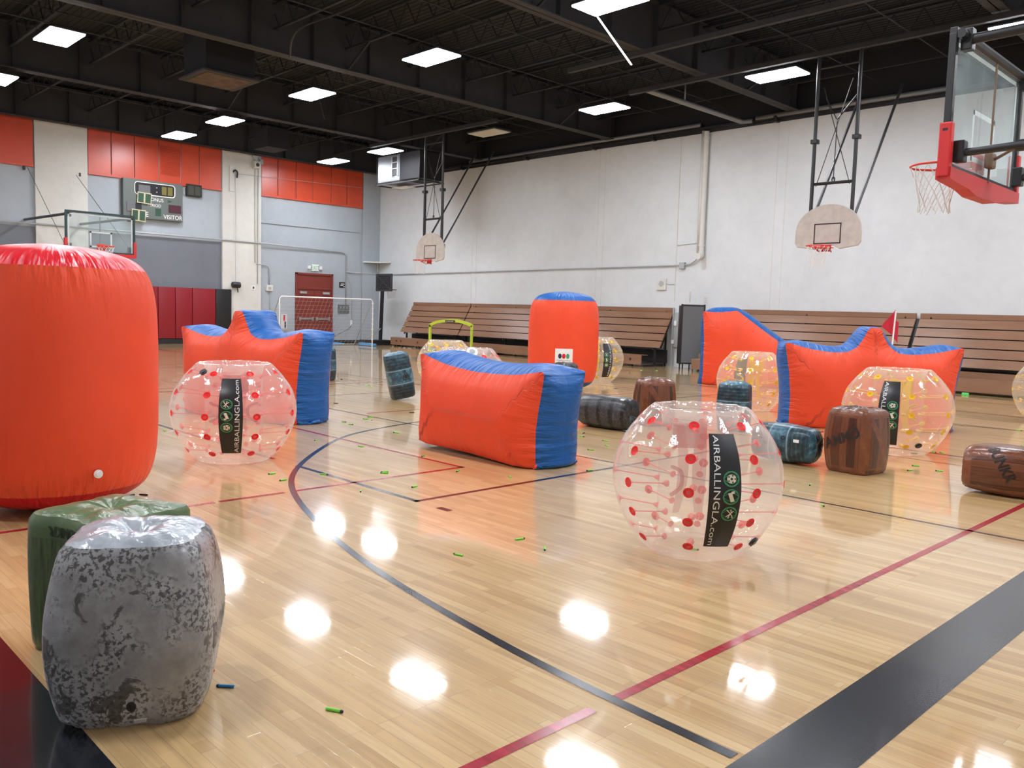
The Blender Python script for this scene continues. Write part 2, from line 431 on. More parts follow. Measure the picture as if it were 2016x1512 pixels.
def bleach_mat():
    m, nt, b = new_mat('bleacher_wood'); L = nt.links.new
    geo = N(nt, 'ShaderNodeNewGeometry')
    mp = N(nt, 'ShaderNodeMapping', ins={'Scale': (.5, 2.5, 3)}); L(geo.outputs['Position'], mp.inputs[0])
    n = N(nt, 'ShaderNodeTexNoise', ins={'Scale': 2.2, 'Detail': 6, 'Distortion': .5}); L(mp.outputs[0], n.inputs['Vector'])
    r = ramp(nt, n.outputs['Fac'], [(.25, (.235, .125, .075)), (.55, (.265, .145, .088)), (.8, (.29, .165, .10))])
    L(r.outputs[0], b.inputs['Base Color']); b.inputs['Roughness'].default_value = .3
    b.inputs['Specular IOR Level'].default_value = .22
    return m
M['bleach'] = bleach_mat()

# printed barrel skins, driven by UV (u = 0..4 round the sides, v = 0..1 up) ---------------
def skin(name, kind):
    m, nt, b = new_mat(name); L = nt.links.new
    tc = N(nt, 'ShaderNodeTexCoord'); sp = N(nt, 'ShaderNodeSeparateXYZ'); L(tc.outputs['UV'], sp.inputs[0])
    U, V = sp.outputs[0], sp.outputs[1]
    def noise(scale, det=5, vec=None, dist=0.):
        n = N(nt, 'ShaderNodeTexNoise', ins={'Scale': scale, 'Detail': det, 'Distortion': dist, 'Roughness': .62}); L(vec or tc.outputs['Object'], n.inputs['Vector']); return n.outputs['Fac']
    b.inputs['Roughness'].default_value = .33
    if kind == 'rock':
        c = ramp(nt, noise(7, 8), [(.3, (.22, .215, .215)), (.5, (.33, .33, .335)), (.72, (.46, .465, .48))]).outputs[0]
        spots = ramp(nt, noise(62, 7, dist=.3), [(.49, 0.0), (.55, 1.0)]).outputs[0]
        zone = ramp(nt, noise(3.6, 4), [(.44, 0.0), (.52, 1.0)]).outputs[0]
        c = mixc(nt, mathn(nt, 'MULTIPLY', mathn(nt, 'MULTIPLY', spots, zone), .85), c, (.045, .037, .036, 1))
        stain = ramp(nt, noise(5.5, 10, dist=1.2), [(.585, 0.0), (.61, 1.0)]).outputs[0]
        c = mixc(nt, mathn(nt, 'MULTIPLY', stain, .8), c, (.055, .05, .045, 1))
        L(c, b.inputs['Base Color']); b.inputs['Roughness'].default_value = .3
    elif kind == 'rocktop':
        c = ramp(nt, noise(9, 6), [(.3, (.32, .35, .38)), (.7, (.56, .6, .64))]).outputs[0]
        L(c, b.inputs['Base Color']); b.inputs['Roughness'].default_value = .22; b.inputs['Metallic'].default_value = .2
    elif kind in ('green', 'greentop'):
        mp = N(nt, 'ShaderNodeMapping', ins={'Scale': (22, 2.2, 1)}); L(tc.outputs['UV'], mp.inputs[0])
        c = ramp(nt, noise(1.6, 6, mp.outputs[0]), [(.3, (.03, .055, .022)), (.55, (.085, .13, .048)), (.8, (.14, .18, .07))]).outputs[0]
        if kind == 'greentop': c = ramp(nt, noise(6, 5), [(.3, (.07, .115, .045)), (.7, (.14, .2, .09))]).outputs[0]
        else:
            band = ramp(nt, V, [(.84, 0.0), (.85, 1.0)]).outputs[0]
            c = mixc(nt, band, c, (.1, .16, .06, 1))
        L(c, b.inputs['Base Color']); b.inputs['Roughness'].default_value = .3
    elif kind in ('wood', 'woodtop'):
        su = mathn(nt, 'MULTIPLY', U, 5.0)
        fl = mathn(nt, 'FLOOR', su); fr = mathn(nt, 'FRACT', su)
        wn = N(nt, 'ShaderNodeTexWhiteNoise', noise_dimensions='1D'); L(fl, wn.inputs['W'])
        mp = N(nt, 'ShaderNodeMapping', ins={'Scale': (30, 2.0, 1)}); L(tc.outputs['UV'], mp.inputs[0])
        g = noise(1.3, 7, mp.outputs[0], 1.0)
        val = mathn(nt, 'ADD', mathn(nt, 'MULTIPLY', wn.outputs['Value'], .4), mathn(nt, 'MULTIPLY', g, .6))
        c = ramp(nt, val, [(.2, (.03, .009, .006)), (.5, (.105, .032, .014)), (.8, (.21, .072, .028))]).outputs[0]
        gap = ramp(nt, mathn(nt, 'ABSOLUTE', mathn(nt, 'SUBTRACT', fr, .5)), [(.46, 0.0), (.49, 1.0)]).outputs[0]
        c = mixc(nt, mathn(nt, 'MULTIPLY', gap, .8), c, (.02, .008, .005, 1))
        if kind == 'wood':
            # printed crate frame: posts on the corners, rails top and bottom
            fu = mathn(nt, 'ABSOLUTE', mathn(nt, 'SUBTRACT', mathn(nt, 'FRACT', U), .5))
            post = ramp(nt, fu, [(.385, 0.0), (.39, 1.0)]).outputs[0]
            fv = mathn(nt, 'ABSOLUTE', mathn(nt, 'SUBTRACT', V, .5))
            rail = ramp(nt, fv, [(.39, 0.0), (.395, 1.0)]).outputs[0]
            fc = ramp(nt, noise(7, 6), [(.3, (.12, .036, .015)), (.7, (.24, .08, .032))]).outputs[0]
            msk = mathn(nt, 'MAXIMUM', post, rail)
            e1 = mathn(nt, 'MULTIPLY', ramp(nt, fu, [(.372, 0.0), (.38, 1.0), ]).outputs[0], mathn(nt, 'SUBTRACT', 1.0, post))
            c = mixc(nt, mathn(nt, 'MULTIPLY', e1, .75), c, (.025, .01, .006, 1))
            c = mixc(nt, msk, c, fc)
            # diagonal brace printed on every second side
            par = mathn(nt, 'SUBTRACT', 1.0, mathn(nt, 'MODULO', mathn(nt, 'FLOOR', U), 2.0))
            dg = mathn(nt, 'ABSOLUTE', mathn(nt, 'SUBTRACT', mathn(nt, 'ADD', mathn(nt, 'FRACT', U), V), 1.0))
            dm = mathn(nt, 'MULTIPLY', ramp(nt, dg, [(.09, 1.0), (.1, 0.0)]).outputs[0], par)
            dm = mathn(nt, 'MULTIPLY', dm, mathn(nt, 'SUBTRACT', 1.0, msk))
            c = mixc(nt, dm, c, fc)
        L(c, b.inputs['Base Color']); b.inputs['Roughness'].default_value = .27
    elif kind in ('oil', 'oiltop'):
        c = ramp(nt, noise(13, 8), [(.32, (.012, .03, .045)), (.5, (.035, .105, .15)), (.68, (.11, .26, .34))]).outputs[0]
        if kind == 'oil':
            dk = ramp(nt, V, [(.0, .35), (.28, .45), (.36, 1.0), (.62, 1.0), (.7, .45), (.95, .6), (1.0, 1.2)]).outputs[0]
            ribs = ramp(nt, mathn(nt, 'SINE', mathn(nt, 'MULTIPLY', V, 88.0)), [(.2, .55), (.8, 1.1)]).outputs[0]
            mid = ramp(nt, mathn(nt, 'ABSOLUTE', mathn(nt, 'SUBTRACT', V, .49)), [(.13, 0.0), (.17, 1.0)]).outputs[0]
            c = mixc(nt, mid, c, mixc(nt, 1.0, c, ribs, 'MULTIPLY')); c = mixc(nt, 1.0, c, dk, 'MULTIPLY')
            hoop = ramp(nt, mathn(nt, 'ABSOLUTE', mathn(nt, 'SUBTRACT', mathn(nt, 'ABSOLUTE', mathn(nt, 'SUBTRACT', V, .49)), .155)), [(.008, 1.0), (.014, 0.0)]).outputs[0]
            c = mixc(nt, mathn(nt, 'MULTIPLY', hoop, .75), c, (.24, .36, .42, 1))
        else: c = ramp(nt, noise(12, 7), [(.3, (.02, .06, .08)), (.6, (.06, .19, .26)), (.8, (.22, .42, .5))]).outputs[0]
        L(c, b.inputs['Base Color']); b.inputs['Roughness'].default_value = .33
    elif kind in ('tyre', 'tyretop'):
        c = ramp(nt, noise(30, 8), [(.42, (.007, .007, .008)), (.58, (.022, .023, .027)), (.72, (.10, .105, .12))]).outputs[0]
        mp = N(nt, 'ShaderNodeMapping', ins={'Scale': (26, 44, 1)}); L(tc.outputs['UV'], mp.inputs[0])
        vo = N(nt, 'ShaderNodeTexVoronoi', feature='DISTANCE_TO_EDGE', ins={'Scale': 1.0}); L(mp.outputs[0], vo.inputs['Vector'])
        tread = ramp(nt, vo.outputs['Distance'], [(.06, 1.0), (.14, 0.0)]).outputs[0]
        if kind == 'tyre':
            z = mathn(nt, 'FRACT', mathn(nt, 'MULTIPLY', V, 4.0))
            inb = ramp(nt, mathn(nt, 'ABSOLUTE', mathn(nt, 'SUBTRACT', z, .5)), [(.28, 1.0), (.34, 0.0)]).outputs[0]
            c = mixc(nt, mathn(nt, 'MULTIPLY', mathn(nt, 'MULTIPLY', inb, tread), .6), c, (.10, .105, .12, 1))
            gp = ramp(nt, mathn(nt, 'ABSOLUTE', mathn(nt, 'SUBTRACT', z, .5)), [(.42, 1.0), (.49, .08)]).outputs[0]
            c = mixc(nt, 1.0, c, gp, 'MULTIPLY')
        L(c, b.inputs['Base Color']); b.inputs['Roughness'].default_value = .35
    n = N(nt, 'ShaderNodeTexNoise', ins={'Scale': 16, 'Detail': 4, 'Distortion': .5}); L(tc.outputs['Object'], n.inputs['Vector'])
    bp = N(nt, 'ShaderNodeBump', ins={'Strength': .35 if 'top' not in kind else .6, 'Distance': .012}); L(n.outputs['Fac'], bp.inputs['Height']); L(bp.outputs[0], b.inputs['Normal'])
    return m
for k in ('rock', 'rocktop', 'green', 'greentop', 'wood', 'woodtop', 'oil', 'oiltop', 'tyre', 'tyretop'):
    M['s_' + k] = skin('skin_' + k, k)

# ------------------------------------------------------------------ the room
XL, XR, YN, YW = -30.5, 1.8, -4.3, 21.5
ZC = 8.3
fl = struct(MB().add([(XL, YN, 0), (XR, YN, 0), (XR, YW, 0), (XL, YW, 0)], [(0, 1, 2, 3)]).build('floor', M['floor']))
ce = struct(MB().box((XL, YN, ZC), (XR, YW, ZC + .1)).build('ceiling', M['deck']))
wr = MB().box((XL, YW, 0), (XR, YW + .2, 7.06))
wall_right = struct(wr.build('wall_right', M['wallwhite']))
MB().box((XL, YW - .02, 7.06), (XR, YW + .2, ZC)).build('wall_top_band', M['joist'], wall_right)
seam = MB()
for x in (-24.4, -24.15, -18.2, -17.95, -11.87, -11.58, -5.6, -5.35):
    seam.box((x - .008, YW - .006, 0), (x + .008, YW, 7.06))
seam.build('panel_joint', M['pilaster'], wall_right)
struct(MB().box((XR, YN, 0), (XR + .2, YW, ZC)).build('wall_behind', M['wallwhite']))
struct(MB().box((XL, YN - .2, 0), (XR, YN, ZC)).build('wall_near', M['wallwhite']))
# far left wall: bays between cream pilasters
wl = struct(MB().box((XL - .2, YN, 0), (XL, YW, ZC)).build('wall_left', M['wallgrey']))
b2 = MB()
for y0, y1 in ((YN, 1.55), (3.1, 8.08), (9.66, 14.36)): b2.box((XL, y0, 2.0), (XL + .012, y1, 3.8))
b2.build('darker_band', M['wallgrey2'], wl)
p = MB()
for y0, y1, z0 in ((1.55, 3.1, 0), (8.08, 9.66, 2.05), (14.69, 15.92, 0), (14.36, 14.69, 2.05)): p.box((XL, y0, z0), (XL + .1, y1, 7.2))
p.build('pilaster', M['pilaster'], wl)
MB().box((XL, YN, 7.2), (XL + .14, YW, ZC)).build('wall_top_band', M['joist'], wl)
MB().box((XL, 20.62, 0), (XL + .05, YW, 7.2)).build('corner_return', M['wallgrey'], wl)
def panels(divs, louv=None):
    for a, c in zip(divs, divs[1:]):
        o = MB().rbox((XL + .02, a + .012, 5.76), (XL + .06, c - .012, 7.2), .008).build('upper_panel', M['orangepanel'], wl)
        if louv is not None and abs(a - louv) < .01:
            m = MB()
            m.box((XL + .06, a + .05, 5.98), (XL + .075, c - .05, 7.02))
            for k in range(17):
                z = 6.03 + k * .058
                m.bar((XL + .085, a + .06, z), (XL + .085, c - .06, z), .045, .008, upv=(.6, 0, 1))
            m.build('louvre', M['orangepanel'], o)
    MB().box((XL, divs[0], 5.68), (XL + .09, divs[-1], 5.76)).build('panel_sill', M['orangepanel'], wl)
panels([3.12, 3.9, 4.7, 5.5, 6.3, 7.1, 8.06]); panels([9.68, 10.43, 11.2, 12.03, 12.82, 13.49, 14.34], 12.03)
panels([15.94, 16.64, 17.44, 18.19, 19.04, 19.8, 20.6]); panels([YN, -3.5, -2.7, -1.9, -1.1, -.3, .5, 1.5])
MB().box((XL, 15.95, 4.66), (XL + .05, 20.42, 4.71)).build('ledge_rail', M['wallgrey'], wl)
bb = struct(MB().box((XL, 15.95, 0), (XL + .02, 17.4, .11)).box((XL, 19.25, 0), (XL + .02, YW, .11)).build('baseboard_left', M['base']))
struct(MB().box((XL, YW - .02, 0), (-28.0, YW, .11)).build('baseboard_right', M['base']))

# painted court lines (thin paint film on the boards)
def ln(name, m, rects, z=.0012, poly=None):
    b = MB()
    for x0, y0, x1, y1 in rects: b.add([(x0, y0, z), (x1, y0, z), (x1, y1, z), (x0, y1, z)], [(0, 1, 2, 3)])
    for pl in (poly or []): b.add([(x, y, z) for x, y in pl], [tuple(range(len(pl)))])
    return b.build(name, m, fl)
s = 1.0333
ln('sideline', M['pred'], [(-2.055, 2.6, -2.005, YW - 1.4), (-2.055, -3.3, -2.005, 2.48)])
ln('baseline_band', M['pblack'], [(-1.45, 1.0, -1.14, 16.4)], .0010)
# maroon and black apron at the near left
ln('apron_band', M['pblack'], [(-3.64, -4.2, -1.6, .955)], .0009)
ln('apron_field', M['pmaroon'], [(-25.0, -4.2, -3.64, .955)], .0009)
ln('key_line', M['pblack'], [(-14.6, 4.115, -7.62, 4.165), (-7.18, 4.115, -5.27, 4.165), (-5.32, 4.115, -5.27, 11.3), (-5.02, 4.11, -4.88, 4.17)])
ln('lane_line', M['pthin'], [(-11.0, 6.84, -1.45, 6.88)])
ln('red_line', M['pred'], [(-11.0, 5.375, -6.17, 5.42), (-6.22, 2.9, -6.17, 3.46), (-6.22, 3.56, -6.17, 5.42), (-6.22, -3.3, -6.17, 2.86), (-10.4, 9.95, -2.2, 9.98)])
ln('far_line', M['pthin'], [(-29.5, 10.6, -1.5, 10.66), (-29.5, 14.1, -2, 14.14), (-29.5, 16.2, -1, 16.28), (-24.0, 18.55, -1, 18.6), (-14.4, 5.0, -14.34, 18.5), (-9.2, 7.3, -9.15, 18.5), (-12.6, 5.4, -12.56, 16.2), (-19.5, 4.3, -19.45, 16.2), (-23.5, 8, -23.46, 18.5), (-28.4, 2, -28.34, 18.5)])
ln('red_court_line', M['pred'], [(-14.9, 3, -14.86, 18.0), (-10.2, 7, -10.16, 14.0), (-20.5, 3, -20.46, 18)])
arc = []
CX, CY, RR = -3.35, 8.62, 6.02
for r_ in (RR + .025, RR - .025):
    pass
ar = MB(); cx, cy, r0 = -3.724, 8.456, 5.546
pts = []
# three-point line: short straight then the arc (fitted points on the boards)
ctrl = [(-1.47, 2.594), (-2.34, 2.614), (-3.10, 2.70), (-4.29, 2.883), (-5.58, 3.286), (-6.33, 3.596), (-7.12, 4.08), (-8.235, 5.187), (-8.68, 5.81), (-9.01, 6.84), (-9.14, 7.5), (-9.2, 8.45), (-9.14, 9.4), (-8.9, 10.5), (-8.3, 11.7), (-7.2, 12.8), (-5.6, 13.65), (-3.4, 14.2), (-1.47, 14.3)]
def crom(c, n=10):
    out = []
    for i in range(len(c) - 1):
        p0, p1, p2, p3 = c[max(i - 1, 0)], c[i], c[i + 1], c[min(i + 2, len(c) - 1)]
        for k in range(n):
            t = k / n
            out.append(tuple(.5 * ((2 * p1[j]) + (-p0[j] + p2[j]) * t + (2 * p0[j] - 5 * p1[j] + 4 * p2[j] - p3[j]) * t * t + (-p0[j] + 3 * p1[j] - 3 * p2[j] + p3[j]) * t ** 3) for j in range(len(p1))))
    out.append(tuple(c[-1])); return out
sm = crom(ctrl, 12)
for _ in range(60):
    sm = [sm[0]] + [((sm[i - 1][0] + 2 * sm[i][0] + sm[i + 1][0]) / 4, (sm[i - 1][1] + 2 * sm[i][1] + sm[i + 1][1]) / 4) for i in range(1, len(sm) - 1)] + [sm[-1]]
vs = []
for i, (x, y) in enumerate(sm):
    a = sm[max(i - 1, 0)]; c = sm[min(i + 1, len(sm) - 1)]
    dx, dy = c[0] - a[0], c[1] - a[1]; l = math.hypot(dx, dy); nx, ny = -dy / l * .026, dx / l * .026
    vs += [(x + nx, y + ny, .0016), (x - nx, y - ny, .0016)]
ar.add(vs, [(2 * i, 2 * i + 1, 2 * i + 3, 2 * i + 2) for i in range(len(sm) - 1)])
ar.build('arc_line', M['pblack'], fl)

# roof steel -------------------------------------------------------------
for x in (-29.9, -23.9, -17.65, -11.4, -5.15, 1.0):
    g = MB(); g.box((x - .15, YN, 7.1), (x + .15, YW, 7.125)); g.box((x - .01, YN, 7.1), (x + .01, YW, 8.2)); g.box((x - .15, YN, 8.18), (x + .15, YW, 8.2))
    for k in range(17):
        y = YN + 1 + k * 1.53
        g.box((x - .13, y - .006, 7.12), (x + .13, y + .006, 8.18))
    g.build('roof_girder', M['girder'], ce)
gx = [XL, -23.9, -17.65, -11.4, -5.15, XR]
for k in range(14):
    y = -3.4 + k * 1.85
    j = MB(); j.bar((XL, y, 7.62), (XR, y, 7.62), .07, .05); j.bar((XL, y, 8.16), (XR, y, 8.16), .09, .05)
    n = 52; dx = (XR - XL) / n
    for i in range(n):
        x0 = XL + i * dx
        j.bar((x0, y, 7.64), (x0 + dx / 2, y, 8.14), .018, .018); j.bar((x0 + dx / 2, y, 8.14), (x0 + dx, y, 7.64), .018, .018)
    j.build('roof_joist', M['joist'], ce)
br = MB()
for x in (-27.2, -21.0, -20.0, -15.6, -13.6, -9.3, -7.3, -3.0, -1.0):
    br.tube([(x, YN, 7.56), (x, YW, 7.56)], .014, 6)
br.build('joist_bridging', M['girder'], ce)
dk = MB()
for i in range(172):
    y = YN + i * .15
    dk.box((XL, y, ZC - .012), (XR, y + .06, ZC))
dk.build('deck_ribs', M['deck'], ce)
# knee braces beside girders
kb = MB()
for x in (-23.9, -17.65, -11.4):
    for y in (4.0, 11.4, 18.8):
        kb.bar((x - .1, y, 7.13), (x - 1.0, y, 7.62), .05, .05); kb.bar((x + .1, y, 7.13), (x + 1.0, y, 7.62), .05, .05)
kb.build('knee_brace', M['joist'], ce)

# lamps ---------------------------------------------------------------------
def lamp(x, y, label, lit=True, z=6.9):
    t = thing('ceiling_light', label, 'light', (x, y, z), 0, 'ceiling lights of the gym' if lit else None)
    MB().rbox((-.62, -.345, .012), (.62, .345, .07), .02).build('housing', M['blacksteel'], t)
    MB().rbox((-.6, -.325, -.012), (.6, .325, .011), .02).build('diffuser', M['lamp'] if lit else M['lampoff'], t)
    for a in (-.45, .45):
        MB().tube([(a, -.3, .68), (a, -.3, .1), (a, .3, .1), (a, .3, .68)], .006, 6).build('hanger', M['blacksteel'], t)
    return t
nm = {-27.7: 'first', -24.4: 'second', -19.5: 'third', -14.65: 'fourth', -9.73: 'fifth', -4.8: 'sixth', 0.1: 'seventh'}
rows = {5.68: 'left row', 11.6: 'middle row', 17.4: 'row beside the white wall', -.3: 'row nearest the camera side'}
for y in rows:
    for x in nm:
        if y == 5.68 and x == -27.7: continue
        if y == -.3 and x in (-27.7, 0.1): continue
        if x == -19.5 and y == 17.4:
            lamp(-19.3, 17.56, 'unlit pale ceiling light panel among the dark joists', False); continue
        lamp(x, y, 'lit ceiling light, %s from the left wall in the %s' % (nm[x], rows[y]))
# the strip dangling from the near light
t = MB().bar((-10.3, 11.95, 6.88), (-9.6, 12.09, 5.95), .045, .02).build('dangling_strip', emit('lit_strip', 5.0))
tag(t, 'white light strip dangling diagonally from the corner of a ceiling light', 'light strip')

# big pipes by the white wall
t = MB().tube([(-12.9, 16.9, 7.0), (-12.88, 21.25, 7.0), (-12.6, 21.32, 7.0)], .065, 10)
t.tube([(-12.9, 18.5, 7.0), (-12.9, 18.5, 7.6)], .02, 6)
tag(t.build('sprinkler_pipe', M['pipegrey'], smooth=True), 'thick grey pipe running from the ceiling to the white wall', 'pipe')
t = MB().tube([(-12.5, 21.36, 7.06), (-7.5, 21.36, 7.06)], .065, 10)
tag(t.build('sprinkler_pipe', M['pipegrey'], smooth=True), 'grey pipe along the top of white wall behind the near fan backboard', 'pipe')
t = MB().tube([(-14.3, 21.36, 7.12), (-24.5, 21.36, 7.12)], .06, 10)
tag(t.build('sprinkler_pipe', M['pipegrey'], smooth=True), 'pale pipe along the top of white wall over the far bleachers', 'pipe')
t = MB(); t.box((XL + .2, YW - .16, 6.98), (XR, YW, 7.04)); t.box((XL + .2, YW - .03, 6.9), (XR, YW, 7.04))
for x in (-25, -21.5, -18.4, -16, -11.9, -5): t.rbox((x - .05, YW - .2, 6.88), (x + .05, YW, 7.06), .01)
tag(t.build('wall_angle', M['blacksteel']), 'long black steel angle along the top edge of the white wall', 'steel angle')
# horizontal steel members carrying side hoops
def supp(x0, x1, y, z, label):
    t = MB(); t.bar((x0, y, z), (x1, y, z), .1, .1)
    tag(t.build('support_pipe', M['girder']), label, 'beam')
supp(-13.4, -3.5, 16.85, 7.0, 'dark beam under the ceiling carrying the near fan backboard')
supp(-24.5, -18.2, 16.85, 7.0, 'dark beam under the ceiling carrying the far fan backboard')
supp(-13.4, -3.0, 14.6, 7.05, 'long dark beam under the ceiling between girder and glass backboard')

# hanging duct and heater
d = thing('air_duct', 'dark hanging duct box with dusty bottom grille near the middle girder', 'duct', (-19.75, 9.25, 6.8))
MB().rbox((-.6, -.6, .05), (.6, .6, 1.5), .02).build('duct_box', M['joist'], d)
MB().rbox((-.7, -.7, 0), (.7, .7, .05), .01).build('bottom_flange', M['girder'], d)
MB().box((-.55, -.55, -.01), (.55, .55, .0)).build('grille', plain('dusty_grille', (.09, .055, .035), .9, noise=.5, nscale=4), d)
d = thing('air_duct', 'small dark duct box hanging over the middle of the left wall', 'duct', (-27.2, 14.6, 6.85))
MB().rbox((-.5, -.4, 0), (.5, .4, .7), .02).build('duct_box', M['joist'], d)
d = thing('unit_heater', 'silver and black unit heater hanging in the corner beside white wall', 'heater', (-25.15, 19.0, 6.12))
MB().rbox((-1.25, -.5, 0), (.1, .6, .95), .02).build('cabinet', plain('dull_silver', (.2, .215, .235), .4, .4), d)
MB().rbox((.1, -.5, 0), (1.25, .6, .95), .02).build('dark_cabinet', M['joist'], d)
m = MB(); m.box((-.3, -.53, .2), (.0, -.5, .85))
m.build('vent_opening', M['black'], d)
m = MB()
for k in range(2): m.box((-.32, -.55, .42 + k * .22), (.02, -.52, .45 + k * .22))
m.box((-.34, -.55, .16), (-.3, -.5, .88)); m.box((.0, -.55, .16), (.05, -.5, .88))
m.build('vent_frame', M['silver'], d)
m = MB(); m.box((-1.3, -.55, -.1), (1.3, -.5, -.06)); m.box((-1.3, .55, -.1), (1.3, .6, -.06)); m.box((-1.3, -.55, -.1), (-1.25, .6, -.06)); m.box((1.25, -.55, -.1), (1.3, .6, -.06))
for a in (-1.28, 1.28):
    for c in (-.52, .58): m.tube([(a, c, -.08), (a, c, 1.5)], .015, 6)
m.build('hanging_frame', M['blacksteel'], d)
MB().box((-1.2, .1, -.1), (-.3, .55, -.09)).build('drip_tray', M['sticker'], d)
# drooping cables under the roof
def cable(pts, r, label, name='hanging_cable'):
    tag(MB().tube(crom(pts, 10), r, 6).build(name, M['joist'], smooth=True), label, 'cable')
cable([(-17.6, 9.9, 7.1), (-15.5, 8.9, 7.0), (-13.9, 9.2, 7.2), (-12.2, 9.4, 7.7)], .02, 'black cable drooping between girders above the duct box')
cable([(-20.4, 12.2, 7.62), (-20.6, 12.5, 7.1), (-21.0, 12.9, 6.75), (-21.5, 13.3, 7.1), (-21.6, 13.25, 7.62)], .012, 'thin black cable loop sagging beside a far ceiling light')

# ------------------------------------------------------------------ fittings on the left wall
def onL(y, z, d=0.0): return (XL + d, y, z)
def textL(s, y, z, h, m, name, parent, d, narrow=1.0, center=False):
    v, f, w, hh = text2d(s, h, narrow)
    oy = y - (w / 2 if center else 0)
    return MB().add([(XL + d, oy + a, z + c) for a, c in v], f).build(name, m, parent, world=True)
# double door
t = thing('double_door', 'brick red double door with push bars under the exit sign', 'door', (XL, 18.32, 0))
fr_ = MB(); fr_.rbox((XL, 17.45, 0), (XL + .09, 17.53, 2.84), .01); fr_.rbox((XL, 19.09, 0), (XL + .09, 19.17, 2.84), .01); fr_.rbox((XL, 17.45, 2.76), (XL + .09, 19.17, 2.84), .01); fr_.rbox((XL, 17.45, 2.18), (XL + .085, 19.17, 2.25), .01)
fr_.build('door_frame', M['doorred'], t, world=True)
MB().box((XL, 17.53, 2.25), (XL + .04, 19.09, 2.76)).build('transom_panel', M['doorred'], t, world=True)
for a, c, sg in ((17.53, 18.305, 1), (18.315, 19.09, -1)):
    lf = MB().rbox((XL, a, .01), (XL + .05, c, 2.18), .006).build('door_leaf', M['doorred'], t, world=True)
    MB().rbox((XL + .05, a + .08, .95), (XL + .11, c - .08, 1.02), .01).rbox((XL + .05, a + .05, .92), (XL + .12, a + .13, 1.06), .01).rbox((XL + .05, c - .13, .92), (XL + .12, c - .05, 1.06), .01).build('push_bar', M['steel'], lf, world=True)
    y0 = a + .1 if sg > 0 else c - .4
    MB().rbox((XL + .05, y0, 2.0), (XL + .12, y0 + .3, 2.09), .01).build('door_closer', M['conduit'], lf, world=True)
t['kind'] = 'structure' if False else 'thing'
del t['kind']
t = thing('exit_sign', 'white exit sign with green letters and lamp heads above the red door', 'sign', (XL, 18.32, 2.93))
MB().rbox((XL, 18.17, 2.93), (XL + .06, 18.5, 3.2), .01).build('sign_box', plain('exit_face', (.75, .8, .78), .4), t, world=True)
textL('EXIT', 18.335, 2.99, .15, M['exitgreen'], 'lettering', t, .063, .85, True)
for y in (18.03, 18.56):
    MB().rbox((XL, y - .03, 3.0), (XL + .09, y + .09, 3.14), .02).build('lamp_head', M['white'], t, world=True)
# conduits
def pipe(pts, r, label, m='conduit', name='wall_conduit'):
    return tag(MB().tube(pts, r, 8).build(name, M[m], smooth=True), label, 'pipe')
pipe([onL(YN, 3.9, .14), onL(14.3, 3.88, .14), onL(15.95, 3.87, .14), onL(19.5, 3.79, .06), onL(19.7, 3.76, .06), onL(19.79, 3.66, .06), onL(19.8, 1.6, .06)], .028, 'grey conduit crossing the left wall and dropping beside the red door')
pipe([onL(14.87, 7.2, .13), onL(14.87, 2.3, .13)][:1] + [onL(15.62, 6.6, .13), onL(15.62, 2.24, .13)], .018, 'thin white conduit running down the right edge of cream pilaster', 'pilaster') if False else pipe([onL(15.66, 6.95, .13), onL(15.66, 3.1, .13)], .018, 'thin white conduit running down the right edge of cream pilaster', 'pilaster')
pipe([onL(15.78, 7.1, .13), onL(15.76, 2.3, .13)], .013, 'second thin conduit beside the pilaster edge', 'conduit')
pipe([onL(15.7, 3.05, .14), onL(16.1, 3.05, .05), onL(16.24, 3.0, .05), onL(16.3, 2.9, .05), onL(16.3, 2.25, .05)], .018, 'short bent conduit leading down to the grey box left of door')
pipe([onL(16.33, 2.05, .04), onL(16.33, 1.2, .04)], .01, 'thin conduit under the grey box left of the red door')
pipe([onL(19.85, 2.98, .05), onL(21.35, 2.94, .05), (XL + .1, 21.45, 2.94), (-28.9, 21.45, 2.95), (-14.9, 21.45, 3.07), (-14.5, 21.45, 3.1), (-14.3, 21.42, 3.2), (-14.2, 21.4, 3.35)], .019, 'long grey conduit along the white wall above the bleachers')
pipe([onL(19.88, 2.95, .04), onL(19.95, 2.6, .04), onL(20.1, 2.4, .04), onL(20.12, 1.0, .04)], .01, 'thin wire drop right of the red door')
pipe([onL(20.6, 5.7, .04), onL(20.6, .1, .04)], .012, 'thin vertical pipe near the corner of the left wall')
t = thing('grey_box', 'small beige junction box on grey wall left of the red door', 'box', onL(16.3, 2.05))
MB().rbox((0, -.13, 0), (.1, .13, .23), .015).build('box_body', M['pilaster'], t); MB().rbox((.1, -.06, .06), (.115, .06, .16), .005).build('cover_plate', M['conduit'], t)
t = thing('wall_outlet', 'small white outlet plate on the cream pilaster', 'outlet', onL(15.6, 2.07, .1))
MB().rbox((0, -.08, 0), (.02, .08, .16), .005).build('plate', M['white'], t); MB().rbox((.02, -.03, .04), (.025, .03, .12), .003).build('socket', M['black'], t)
t = thing('cord_outlet', 'white outlet with a black cord low on the grey wall right of door', 'outlet', onL(20.12, .72))
MB().rbox((0, -.05, 0), (.03, .05, .24), .01).build('plate', M['white'], t); MB().tube(crom([(.04, .02, .06), (.06, -.2, -.15), (.1, -.9, -.45), (.12, -1.3, -.62)], 6), .008, 6).build('cord', M['black'], t)
t = thing('power_panel', 'grey metal electrical panel on wall right of the red door', 'panel', onL(19.72, 1.24))
MB().rbox((0, -.27, 0), (.05, .27, .36), .008).build('panel_face', plain('panel_grey', (.17, .18, .19), .4, .4), t)
mm = MB()
for k in range(3): mm.rbox((.05, -.18 + k * .15, .2), (.06, -.12 + k * .15, .26), .004)
mm.build('switch', M['conduit'], t)
